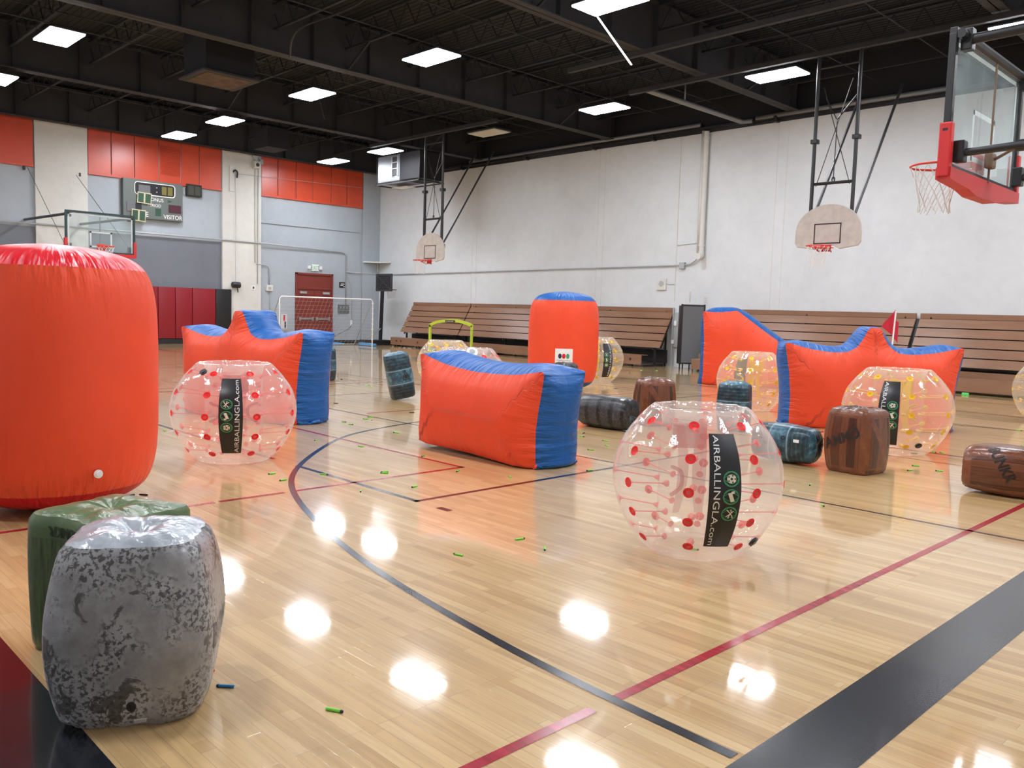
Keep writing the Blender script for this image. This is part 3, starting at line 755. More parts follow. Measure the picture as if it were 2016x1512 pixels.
t = thing('small_black_sign', 'small black sign with white markings right of the red door', 'sign', onL(19.68, 2.3))
MB().rbox((0, -.17, 0), (.02, .17, .24), .004).build('sign_plate', M['black'], t)
mm = MB()
for a, c, d_ in ((.15, -.1, .06), (.09, -.12, .0), (.04, .02, .12)): mm.box((.021, c, a), (.023, d_ + .02, a + .03))
mm.build('marking', M['sticker'], t)
t = thing('fire_extinguisher_cabinet', 'white fire extinguisher cabinet with red sign left of red door', 'extinguisher cabinet', onL(16.93, .5))
MB().rbox((0, -.2, 0), (.06, .2, .74), .01).build('cabinet', M['wallgrey'], t)
MB().box((.061, -.13, .08), (.064, .15, .66)).build('window', plain('ext_window', (.6, .62, .62), .2), t)
MB().rbox((.064, -.02, .38), (.067, .06, .62), .002).build('red_sign', M['red'], t)
MB().rbox((.064, .03, .1), (.09, .08, .36), .01).build('extinguisher_body', M['black'], t)
t = thing('alarm_box', 'small red fire alarm pull box on wall left of red door', 'alarm', onL(16.36, 1.1))
MB().rbox((0, -.1, 0), (.05, .1, .16), .01).build('box_body', M['red'], t); MB().rbox((.05, -.04, .05), (.06, .04, .1), .004).build('pull_handle', M['white'], t)
t = thing('wall_speaker', 'white loudspeaker high on the cream pilaster with a looped cable', 'speaker', onL(15.66, 6.66, .1))
MB().rbox((0, -.12, 0), (.2, .12, .28), .02).build('speaker_case', M['pilaster'], t)
MB().tube([(.2, 0, .13), (.215, 0, .13)], .07, 16).build('speaker_cone', M['black'], t)
MB().tube(crom([(.05, 0, .28), (.05, -.14, .45), (.05, .05, .58), (.05, .2, .42), (.05, .22, .2)], 8), .012, 6).build('cable', M['conduit'], t)
MB().rbox((0, .16, .2), (.08, .3, .38), .01).build('cable_box', M['conduit'], t)
t = thing('rope_winch', 'black hand winch with a long rope on the cream pilaster', 'winch', onL(14.85, 2.12, .1))
MB().tube([(.1, -.15, .1), (.1, .15, .1)], .11, 16).build('drum', M['black'], t, smooth_angle=40)
MB().bar((.16, .02, .1), (.2, .03, -.18), .03, .03).build('crank', M['blacksteel'], t)
MB().tube([(.05, 0, .2), (.03, 0, 4.3)], .007, 6).build('rope', M['conduit'], t)
MB().tube(crom([(.0, -.1, 4.28), (.08, -.04, 4.36), (.1, .04, 4.3), (.06, .05, 4.1)], 6), .035, 8).build('pulley', M['blacksteel'], t)
tag(MB().rbox(onL(14.62, 5.7, .1), onL(14.8, 6.65, .14), .006).build('wall_plate', M['pilaster']), 'narrow white wooden strip screwed high on the cream pilaster', 'strip')
tag(MB().tube([onL(14.95, 6.38, .12), onL(20.4, 6.5, .3)], .006, 5).build('wire', M['conduit']), 'thin wire running from pilaster pulley across orange panels', 'wire')
# shelf in the corner
t = thing('corner_shelf', 'white triangular shelf in the corner between grey and white walls', 'shelf', (XL, YW, 3.42))
MB().prism([(0.05, -.85), (.05, -.02), (.9, -.02), (.85, -.2), (.2, -.85)], lambda x, y, d_: (x, y, d_), (0, .05)).build('shelf_board', M['pilaster'], t)
MB().bar((.06, -.1, -.35), (.06, -.1, 0), .04, .04).bar((.1, -.04, -.3), (.6, -.04, 0), .03, .03).build('bracket', M['pilaster'], t)
# wall pads
def pad(y0, y1, mt, name, label):
    t = MB().rbox((XL + .012, y0 + .008, .2), (XL + .2, y1 - .008, 2.04), .02).build(name, M[mt], smooth_angle=40)
    tag(t, label, 'wall pad', 'red wall pads' if mt == 'padred' else None)
ys = [2.6 + k * .6215 for k in range(19)]
for i in range(18):
    od = ['next to', 'second from', 'third from', 'fourth from', 'fifth from', 'sixth from', 'seventh from', 'eighth from', 'ninth from', 'tenth from'][17 - i] if i > 7 else None
    if od: pad(ys[i], ys[i + 1] if i < 17 else 14.05, 'padred', 'wall_pad', 'red padded wall panel, %s the black pad' % od)
pad(14.05, 14.68, 'padblack', 'wall_pad', 'black padded wall panel at the right end of the red pads')
tag(MB().box((XL, 7.5, 0), (XL + .17, 14.68, .19)).build('pad_base', M['black']), 'black kick board running under the red wall pads', 'kick board')
# scoreboard
t = thing('scoreboard', 'grey gym scoreboard with white lettering and crooked digit panels', 'scoreboard', onL(11.78, 4.38))
MB().rbox((0, -1.03, 0), (.22, 1.03, 1.32), .015).build('scoreboard_case', M['scoregrey'], t)
def SB(y0, z0, y1, z1, m, nm, d0=.22, d1=.24, par=None):
    return MB().rbox((d0, y0, z0), (d1, y1, z1), .004).build(nm, M[m], par or t)
def rr(y0, z0, y1, z1, r, n=6):
    o = []
    for cy, cz, a0 in ((y1 - r, z1 - r, 0), (y0 + r, z1 - r, 90), (y0 + r, z0 + r, 180), (y1 - r, z0 + r, 270)):
        o += [(cy + r * math.cos(R(a0 + 90 * k / n)), cz + r * math.sin(R(a0 + 90 * k / n))) for k in range(n + 1)]
    return o
MB().prism(rr(-.64, .82, .73, 1.22, .09), lambda x, y, d_: (d_, x, y), (.22, .228)).build('clock_window', M['scoredark'], t)
q = rr(-.65, .81, .74, 1.23, .1)
MB().tube([(.235, a, c) for a, c in q], .018, 6, closed=True).build('clock_frame', M['sticker'], t)
M['dullgrey'] = plain('dull_grey_panel', (.12, .12, .13), .5)
SB(-.52, .88, -.12, 1.14, 'dullgrey', 'missing_digit_panel')
for a in (.28, .49): SB(a, .87, a + .17, 1.16, 'ledyellow', 'unlit_digit')
for z in (.93, 1.08): SB(.09, z, .12, z + .03, 'sticker', 'colon_dot', .23, .245)
SB(-.92, .2, -.66, .52, 'dullgrey', 'open_bay'); SB(-.62, .2, -.42, .5, 'scoredark', 'open_bay')
SB(.52, .28, .96, .56, 'ledred', 'visitor_digit'); SB(.06, .14, .25, .38, 'ledgreen', 'period_digit')
MB().prism([(.5, .62), (.5, .72), (.66, .665)], lambda x, y, d_: (d_, x, y), (.22, .235)).build('bonus_arrow', M['ledgreen'], t)
def crooked(y0, z0, y1, z1, rot, dist):
    o = bpy.data.objects.new('loose_digit_panel', None); COL.objects.link(o); o.parent = t; o.location = (dist, (y0 + y1) / 2, (z0 + z1) / 2); o.rotation_euler = (rot, 0, 0)
    return o
for (y0, z0, y1, z1, rot) in ((-.58, .5, -.1, .88, -.05), (-.78, -.12, -.3, .28, -.04)):
    h, w = (z1 - z0) / 2, (y1 - y0) / 2; cy_, cz_ = (y0 + y1) / 2, (z0 + z1) / 2
    o = MB().rbox((-.02, -w, -h), (.0, w, h), .004).build('loose_digit_panel', M['frameyellow'], t); o.location = (.29, cy_, cz_); o.rotation_euler = (rot, 0, 0)
    for sg in (-1, 1): MB().rbox((.0, sg * w * .5 - w * .38, -h * .82), (.012, sg * w * .5 + w * .38, h * .82), .003).build('unlit_digit', M['ledgreen'], o)
def stx(s_, y, z, h, nrw=1.0):
    v, f, w, hh = text2d(s_, h, nrw); MB().add([(.228, y + a, z + c) for a, c in v], f).build('lettering', M['sticker'], t)
stx('ONUS', -.1, .62, .12, .95); stx('PERIOD', -.2, .43, .1, .95); stx('VISITOR', .34, .05, .15, .86); stx('E', -.28, .07, .16)
t = thing('shot_clock', 'small black shot clock display beside the scoreboard', 'clock', onL(13.27, 5.34))
MB().rbox((0, -.28, 0), (.15, .28, .43), .01).build('clock_case', M['black'], t)
for a in (-.22, .02): MB().box((.151, a, .05), (.156, a + .2, .37)).build('unlit_digit', plain('unlit_led', (.05, .05, .035), .4), t)
MB().tube(crom([(.05, -.28, .3), (.05, -.4, .15), (.05, -.3, -.0), (.05, -.25, .03)], 6), .012, 6).build('cable', M['conduit'], t)

# ------------------------------------------------------------------ fittings on the right wall
pipe([(-14.22, YW - .09, 6.95), (-14.21, YW - .09, 3.42)], .05, 'cream vertical pipe cover on the white wall', 'pilaster')
t = thing('drain_pipe', 'large cream drain pipe running down the white wall to an elbow', 'pipe', (-14.1, YW, 3.3))
MB().tube([(0, -.1, .15), (0, -.1, 3.62)], .075, 14).build('pipe_length', M['pilaster'], t, smooth_angle=50)
MB().tube([(0, -.1, .15), (0, -.12, .05), (.02, -.2, .0), (.02, -.3, .0)], .09, 12).build('elbow', M['pilaster'], t, smooth_angle=50)
MB().tube([(0, -.1, .3), (0, -.1, .36)], .095, 12).tube([(0, -.1, 3.4), (0, -.1, 3.46)], .095, 12).build('collar', M['pilaster'], t)
tag(MB().box((-15.06, YW - .02, 1.98), (-15.03, YW, 7.0)).build('cable_duct', M['pilaster']), 'narrow white cable duct down the wall between the bleachers', 'cable duct')
pipe([(-15.0, YW - .02, 3.68), (-14.35, YW - .02, 3.72)], .012, 'short horizontal white conduit between cable duct and drain pipe', 'pilaster')
tag(MB().rbox((-14.86, YW - .1, 2.97), (-14.68, YW, 3.16), .01).build('junction_box', M['conduit']), 'small grey junction box on the long wall conduit', 'box')
t = thing('wall_intercom', 'square cream loudspeaker panel on white wall above the bleachers', 'speaker', (-15.51, YW, 2.33))
MB().rbox((-.17, -.06, 0), (.17, 0, .34), .01).build('panel_plate', M['pilaster'], t)
MB().tube([(0, -.06, .19), (0, -.066, .19)], .09, 20).build('speaker_grille', M['conduit'], t)
MB().tube([(.17, -.02, .2), (.28, -.02, .17), (.46, -.02, .18)], .008, 6).build('cable', M['conduit'], t)
for s_, x0, x1, z0, z1 in (('1', -14.68, -14.28, 1.8, 2.43), ('2', -14.05, -13.82, 1.85, 2.2)):
    t = thing('wall_number', ('taller faint outlined numeral on the white wall above the partition' if s_ == '1' else 'smaller faint outlined numeral right of the taller one on the white wall'), 'wall marking', (x0, YW, z0))
    mm = MB(); w, h = x1 - x0, z1 - z0; k = .008
    mm.box((0, -.004, h - k), (w, -.001, h)); mm.box((0, -.004, 0), (k, -.001, h)); mm.box((w - k, -.004, 0), (w, -.001, h)); mm.box((0, -.004, 0), (w, -.001, k))
    mm.build('outline', M['cream'], t)
    v, f, tw, th_ = text2d(s_, h * .5)
    MB().add([(w / 2 - tw / 2 + a, -.004, h * .28 + c) for a, c in v], f).build('numeral', M['boardbeige'], t)
t = thing('wall_electrical_box', 'grey equipment box and conduits on white wall between the bleachers', 'electrical box', (-14.85, YW, .3))
MB().rbox((-.2, -.1, .3), (.12, 0, 1.35), .01).build('box_body', plain('box_pale_grey', (.4, .42, .42), .5), t)
MB().rbox((-.08, -.14, .95), (.02, -.1, 1.1), .01).rbox((-.14, -.15, .4), (-.04, -.1, .52), .01).build('switch', M['white'], t)
MB().tube([(-.12, -.12, -.25), (-.12, -.12, 1.5)], .02, 8).build('conduit', M['conduit'], t)

# folded bleachers ---------------------------------------------------------------
def bleachers(x0, x1, label, seatlen=None, short=True, foot=None):
    t = thing('folded_bleachers', label, 'bleachers', ((x0 + x1) / 2, 21.0, 0), 0, None)
    MB().rbox((x0, 21.42, 1.66), (x1, 21.47, 1.79), .006).build('top_board', M['bleach'], t, world=True)
    n = 5; z1 = 1.655
    for k in range(n):
        za = z1 - k * .221; zb = za - .197
        ya = 21.40 - k * .125; yb = ya - .118
        m = MB(); dy, dz = (.035, .0)
        m.add([(x0, ya, za), (x1, ya, za), (x1, yb, zb), (x0, yb, zb), (x0, ya + .04, za), (x1, ya + .04, za), (x1, yb + .04, zb), (x0, yb + .04, zb)],
              [(0, 1, 2, 3), (4, 7, 6, 5), (0, 4, 5, 1), (1, 5, 6, 2), (2, 6, 7, 3), (3, 7, 4, 0)])
        m.build('seat_board', M['bleach'], t, world=True)
    bk = MB(); bk.add([(x0 + .02, 21.48, 1.7), (x1 - .02, 21.48, 1.7), (x1 - .02, 20.90, .56), (x0 + .02, 20.90, .56), (x0 + .02, 21.5, 1.7), (x1 - .02, 21.5, 1.7), (x1 - .02, 20.93, .56), (x0 + .02, 20.93, .56)], [(0, 1, 2, 3), (4, 7, 6, 5), (0, 4, 5, 1), (1, 5, 6, 2), (2, 6, 7, 3), (3, 7, 4, 0)])
    bk.build('dark_backing', M['black'], t, world=True)  # black sheet added behind the seat boards to make their gaps look shaded
    fm = MB()
    xs = np.linspace(x0 + .25, x1 - .25, max(2, int((x1 - x0) / 1.6)))
    for x in xs:
        fm.box((x - .03, 20.9, .0), (x + .03, 20.95, .55)); fm.box((x - .02, 21.42, 0), (x + .02, 21.46, 1.7))
        fm.bar((x, 20.8, .5), (x, 21.4, 1.6), .04, .04)
        fm.box((x - .04, 20.3, .0), (x + .04, 21.3, .06))
    fm.box((x0 + .1, 21.3, .1), (x1 - .1, 21.34, .5))
    fm.build('support_frame', M['black'], t, world=True)
    if short:
        MB().rbox((x0 + .02, 20.62, .355), (x1 - .02, 20.65, .49), .004).build('kick_board', M['bleach'], t, world=True)
    f0, f1 = foot or (x0, x1)
    MB().rbox((f0, 20.3, .06), (f1, 20.34, .335), .006).rbox((f0, 20.3, .335), (f1, 20.62, .355), .004).build('foot_board', M['bleach'], t, world=True)
    bm_ = MB()
    for x in (f0 + .4, f0 + .7, (f0 + f1) / 2, f1 - .4):
        bm_.box((x - .04, 20.32, 0), (x + .04, 20.4, .06)); bm_.box((x - .03, 20.293, .18), (x + .03, 20.3, .25))
    bm_.build('caster', M['black'], t, world=True)
    return t
bleachers(-27.9, -24.33, 'short brown folded bleacher section nearest the portable hoop', None, False)
bleachers(-24.27, -15.0, 'long brown folded bleacher section behind the blue capped cylinder', None, False, (-24.27, -15.3))
bleachers(-13.53, -7.9, 'brown folded bleacher section behind the two right orange bunkers', None, True)
bleachers(-7.8, -.4, 'brown folded bleacher section at the right edge beyond the red flag', None, True)
tag(MB().prism([(21.47, 1.66), (21.49, 1.66), (20.93, .5), (20.90, .5)], lambda y, z, x: (x, y, z), (-7.9, -7.8)).build('bleacher_gap_board', M['black']), 'black filler board between the two right bleacher sections', 'board')  # added black sheet, stands in for the shade between the sections

# rolling partition
t = thing('folding_partition', 'grey folding partition panel with black frame on casters', 'partition', (-13.93, 20.88, 0), R(46))
MB().rbox((-.3, -.02, .2), (.3, .02, 1.84), .005).build('panel', M['panelgrey'], t)
MB().rbox((-.35, -.03, .14), (-.3, .03, 1.9), .01).rbox((.3, -.03, .14), (.35, .03, 1.9), .01).rbox((-.35, -.03, 1.84), (.35, .03, 1.89), .01).rbox((-.35, -.03, .16), (.35, .03, .2), .01).build('frame', M['blacksteel'], t)
MB().rbox((-.36, .06, .16), (-.3, .3, 1.86), .01).build('rear_frame', M['blacksteel'], t)
for a, c in ((-.33, 0), (-.2, .2), (-.05, 0), (.1, .2), (.33, 0)):
    MB().box((a - .015, c - .015, .05), (a + .015, c + .015, .18)).tube([(a - .015, c, .032), (a + .015, c, .032)], .032, 12).build('caster', M['black'], t)

# flag
t = thing('corner_flag', 'red flag on a white pole standing behind the right bunker', 'flag', (-7.47, 19.0, 0))
MB().tube([(0, 0, 0), (.0, 0, 1.0), (.03, .0, 1.8)], .018, 8).build('pole', M['white'], t)
fm = MB(); pts = []
n = 8
for i in range(n + 1):
    a = i / n
    pts.append((.02 - .28 * a + 0, .03 * math.sin(a * 6), 1.62 - .16 * a, .62 * (1 - a)))
v = []
for (x, y, zc, hh) in pts: v += [(x, y, zc + hh * .35), (x, y, zc - hh * .65)]
fm.add(v, [(2 * i, 2 * i + 1, 2 * i + 3, 2 * i + 2) for i in range(n)]); fm.build('pennant', M['flagred'], t)
fm = MB(); fm.add([(.02, .012, 1.6), (.02, .012, 1.2), (.1, .02, 1.1), (.1, .02, 1.55)], [(0, 1, 2, 3)]); fm.build('flag_fold', M['flagred'], t)

# toy football goal
t = thing('toy_goal', 'lime yellow arched toy goal standing in front of far bleachers', 'toy goal', (-22.6, 19.0, 0))
m = MB()
xa, xb = -1.13, 1.12
m.bar((xa, 0, 0), (xa, 0, .97), .1, .06, upv=(0, 1, 0)); m.build('post', M['lime'], t)
MB().bar((xb, 0, 0), (xb, 0, 1.02), .07, .06, upv=(0, 1, 0)).build('post', M['lime'], t)
m = MB(); pl = crom([(xa - .04, 0, .93), (xa + .3, 0, 1.06), (-.35, 0, 1.13), (0, 0, 1.15), (.4, 0, 1.15), (.85, 0, 1.08), (xb + .04, 0, 1.0)], 6)
for a, c in zip(pl, pl[1:]): m.bar(a, c, .06, .1)
m.build('crossbar', M['lime'], t)
MB().box((-.24, -.045, 1.09), (.26, -.032, 1.17)).build('name_plate', M['black'], t)
m = MB()
for k in range(9): m.box((-.2 + k * .045, -.048, 1.115), (-.17 + k * .045, -.045, 1.145))
m.build('name_plate_marks', M['frameyellow'], t)
MB().tube([(xa, 0, .02), (xb, 0, .02)], .02, 6).build('base_bar', M['lime'], t)

# soccer goal
t = thing('soccer_goal', 'white framed soccer goal with net in front of the red door', 'goal', (-28.1, 17.2, 0))
gx0, ya, yb, H_ = -27.5, 15.12, 19.13, 1.83
m = MB(); m.tube([(gx0, ya, 0), (gx0, ya, H_ - .08), (gx0, ya + .08, H_), (gx0, yb - .08, H_), (gx0, yb, H_ - .08), (gx0, yb, 0)], .025, 8)
m.build('front_frame', M['white'], t, world=True, smooth_angle=50)
for y in (ya, yb):
    MB().tube([(gx0, y, H_ - .05), (gx0 - 1.25, y, .03), (gx0, y, .03)], .018, 8).build('side_stay', M['conduit'], t, world=True)
MB().tube([(gx0 - 1.25, ya, .03), (gx0 - 1.25, yb, .03)], .018, 8).build('rear_bar', M['conduit'], t, world=True)
m = MB()
for k in range(25):
    y = ya + (yb - ya) * k / 24
    m.tube([(gx0, y, H_), (gx0 - .62, y + .01, .88), (gx0 - 1.25, y, .03)], .0022, 3, cap=False)
for k in range(1, 13):
    a = k / 13; x = gx0 - 1.25 * a; z = H_ + (.03 - H_) * a - .05 * math.sin(PI * a)
    m.tube([(x, ya, z), (x, yb, z)], .0022, 3, cap=False)
for y in (ya, yb):
    for k in range(1, 9): m.tube([(gx0 - 1.25 * k / 9, y, .03), (gx0 - 1.25 * k / 9, y, H_ * (1 - k / 9))], .0022, 3, cap=False)
    for k in range(1, 14): m.tube([(gx0, y, H_ * k / 14), (gx0 - 1.25 * (1 - k / 14), y, H_ * k / 14)], .0022, 3, cap=False)
m.build('net', M['net'], t, world=True)
for k in range(8):
    z = .25 + k * .2
    MB().rbox((gx0 - .03, yb - .03, z), (gx0 + .03, yb + .03, z + .05), .008).build('net_clip', M['white'], t, world=True)
t = MB().rbox((-28.55, 19.17, .0), (-27.6, 19.42, .1), .04).build('foam_pad', M['foamblue'], smooth_angle=50); tag(t, 'light blue foam pad at the right foot of the soccer goal', 'foam pad')
t = MB().rbox((-30.0, 18.1, .0), (-28.95, 18.8, .07), .03).build('foam_pad', M['foamblue'], smooth_angle=50); tag(t, 'light blue foam pad on the floor behind the soccer goal', 'foam pad')

# portable hoop
t = thing('portable_hoop', 'black portable basketball hoop seen from behind beside white wall', 'basketball hoop', (-28.75, 20.25, 0), R(90))
m = MB(); m.prism([(-.75, -.25), (-.5, -.42), (.45, -.42), (.6, -.2), (.6, .25), (.4, .42), (-.55, .42), (-.75, .25)], lambda x, y, d_: (x, y, d_), (0, .16)); m.rbox((-.65, -.35, .15), (.5, .35, .2), .02)
m.build('base', M['black'], t)
m = MB(); m.bar((.15, -.06, .15), (.22, -.06, 2.2), .06, .06); m.bar((.15, .06, .15), (.22, .06, 2.2), .06, .06); m.bar((.15, 0, .15), (.2, 0, 2.0), .05, .05)
m.build('pole', M['blacksteel'], t)
MB().tube([(.18, -.05, .7), (-.55, -.1, .18)], .02, 8).tube([(.18, .05, .7), (-.55, .1, .18)], .02, 8).build('brace', M['steel'], t)
bd = MB().rbox((.28, -.55, 2.2), (.33, .55, 2.92), .04).build('backboard', M['black'], t)
m = MB()
for k in range(1, 5):
    w_, h_ = .52 * k / 4.6, .33 * k / 4.6
    for q in ((-w_, h_, w_, h_), (-w_, -h_, w_, -h_), (-w_, -h_, -w_, h_), (w_, -h_, w_, h_)): m.bar((.272, q[0], 2.56 + q[1]), (.272, q[2], 2.56 + q[3]), .02, .02)
m.bar((.27, -.5, 2.25), (.27, .5, 2.87), .03, .02); m.bar((.27, .5, 2.25), (.27, -.5, 2.87), .03, .02)
m.rbox((.262, -.54, 2.21), (.28, .54, 2.25), .004); m.rbox((.262, -.54, 2.87), (.28, .54, 2.91), .004); m.rbox((.262, -.54, 2.21), (.28, -.5, 2.91), .004); m.rbox((.262, .5, 2.21), (.28, .54, 2.91), .004)
m.build('backboard_ribs', plain('rib_black', (.06, .062, .068), .45), bd)
th = [2 * PI * k / 24 for k in range(24)]
MB().tube([(.66 + .22 * math.cos(a), .22 * math.sin(a), 2.28) for a in th], .01, 6, closed=True).build('rim', M['blacksteel'], t)
def net_mb(c, r0=.2286, r1=.13, h=.42, n=12, rad=.0042, rows=5):
    m = MB(); c = Vector(c)
    for k in range(n):
        for sg in (-1, 1):
            pts = []
            for i in range(rows * 2 + 1):
                f = i / (rows * 2)
                r = r1 + (r0 - r1) * (1 - f) ** 1.8 + .012 * max(0, f - .8) * 5
                a = 2 * PI * (k + sg * f * rows * .5) / n
                pts.append(c + Vector((r * math.cos(a), r * math.sin(a), -h * f - .01 - .02 * math.sin(k * 7) * f * f)))
            m.tube(pts, rad, 4, cap=False)
    return m
net_mb((.66, 0, 2.27), .21, .13, .35).build('net', M['net'], t)

# fan backboards hanging from ceiling -----------------------------------------------
def fan_hoop(xc, yb, label):
    t = thing('ceiling_hung_hoop', label, 'basketball hoop', (xc, yb, 3.02), 0)
    # fan outline in (x, z)
    out = []
    hw = .70
    top = [(-hw, .34)] + [(hw * .0 + hw * math.cos(R(a)) * (1.0), .34 + .56 * math.sin(R(a))) for a in np.linspace(168, 12, 20)] + [(hw, .34)]
    low = [(hw, .13), (hw - .05, .06), (.27, 0.0), (.14, .07), (-.14, .07), (-.27, 0.0), (-hw + .05, .06), (-hw, .13)]
    out = top + low
    bd = MB().prism(out, lambda x, y, d_: (x, d_, y), (-.02, .02)).build('backboard', M['boardbeige'], t)
    m = MB(); w2, z0, z1, k = .29, .1, .52, .025
    m.box((-w2, -.024, z0), (w2, -.02, z0 + k)); m.box((-w2, -.024, z1 - k), (w2, -.02, z1)); m.box((-w2, -.024, z0), (-w2 + k, -.02, z1)); m.box((w2 - k, -.024, z0), (w2, -.02, z1))
    m.build('target_square', M['lineblack'], bd)
    MB().tube([(xx * 1.0, 0, zz) for xx, zz in out], .012, 5, closed=True).build('backboard_edge', M['boardbeige'], bd)
    m = MB(); rc = (0, -.40, .03)
    m.tube([(rc[0] + .2286 * math.cos(a), rc[1] + .2286 * math.sin(a), rc[2]) for a in [2 * PI * k / 32 for k in range(32)]], .011, 8, closed=True)
    m.prism([(-.16, -.03), (.16, -.03), (.2, -.24), (-.2, -.24)], lambda x, y, d_: (x, y, d_), (.0, .02)); m.box((-.1, -.05, -.06), (.1, -.02, .08))
    m.bar((-.12, -.04, -.07), (-.14, -.28, .01), .012, .03); m.bar((.12, -.04, -.07), (.14, -.28, .01), .012, .03)
    m.build('rim', M['rim'], t, smooth_angle=50)
    net_mb(rc, rows=4).build('net', M['net'], t)
    for x in (-.44, .44):
        MB().tube([(x, .08, .45), (x, .08, 4.0)], .038, 10).build('drop_pole', M['blacksteel'], t, smooth_angle=50)
        MB().tube([(x, .12, .2), (x, .12, 2.2)], .022, 8).rbox((x - .07, .02, 2.18), (x + .07, .16, 2.27), .01).build('slide_bracket', M['blacksteel'], t, smooth_angle=50)
        MB().tube([(x, .1, .5), (x, 2.2, 3.72)], .03, 10).rbox((x - .05, .06, .42), (x + .05, .2, .56), .01).build('rear_brace', M['blacksteel'], t, smooth_angle=50)
    MB().tube([(-.44, .08, 1.35), (.44, .08, 1.35)], .032, 8).build('cross_tube', M['blacksteel'], t)
    MB().tube([(-.44, .08, 3.7), (.44, .08, 3.7)], .025, 8).build('cross_tube', M['blacksteel'], t)
    MB().tube([(-.36, .08, 1.3), (.3, .08, 3.4)], .008, 6).tube([(.36, .08, 1.3), (-.3, .08, 3.3)], .008, 6).tube([(0, .1, 1.42), (0, .12, 2.65)], .01, 6).tube([(0, .1, 2.62), (.44, .08, 3.1)], .016, 6).tube([(0, .1, 2.62), (-.26, .1, 3.1)], .01, 6).build('cable', M['blacksteel'], t)
    MB().tube([(.03 * math.cos(a), .1, 1.42 + .05 * math.sin(a)) for a in np.linspace(0, 2 * PI, 12)], .012, 6).build('hook', M['blacksteel'], t)
    m = MB().rbox((-.4, .02, .2), (.4, .07, .3), .01).rbox((-.4, .02, .5), (.4, .07, .56), .01); m.build('rear_bracket', M['blacksteel'], t)
    return t
fan_hoop(-8.08, 16.85, 'near ceiling hung hoop with beige fan backboard on the white wall side')
fan_hoop(-21.12, 16.85, 'far ceiling hung hoop with beige fan backboard left of the cylinder')

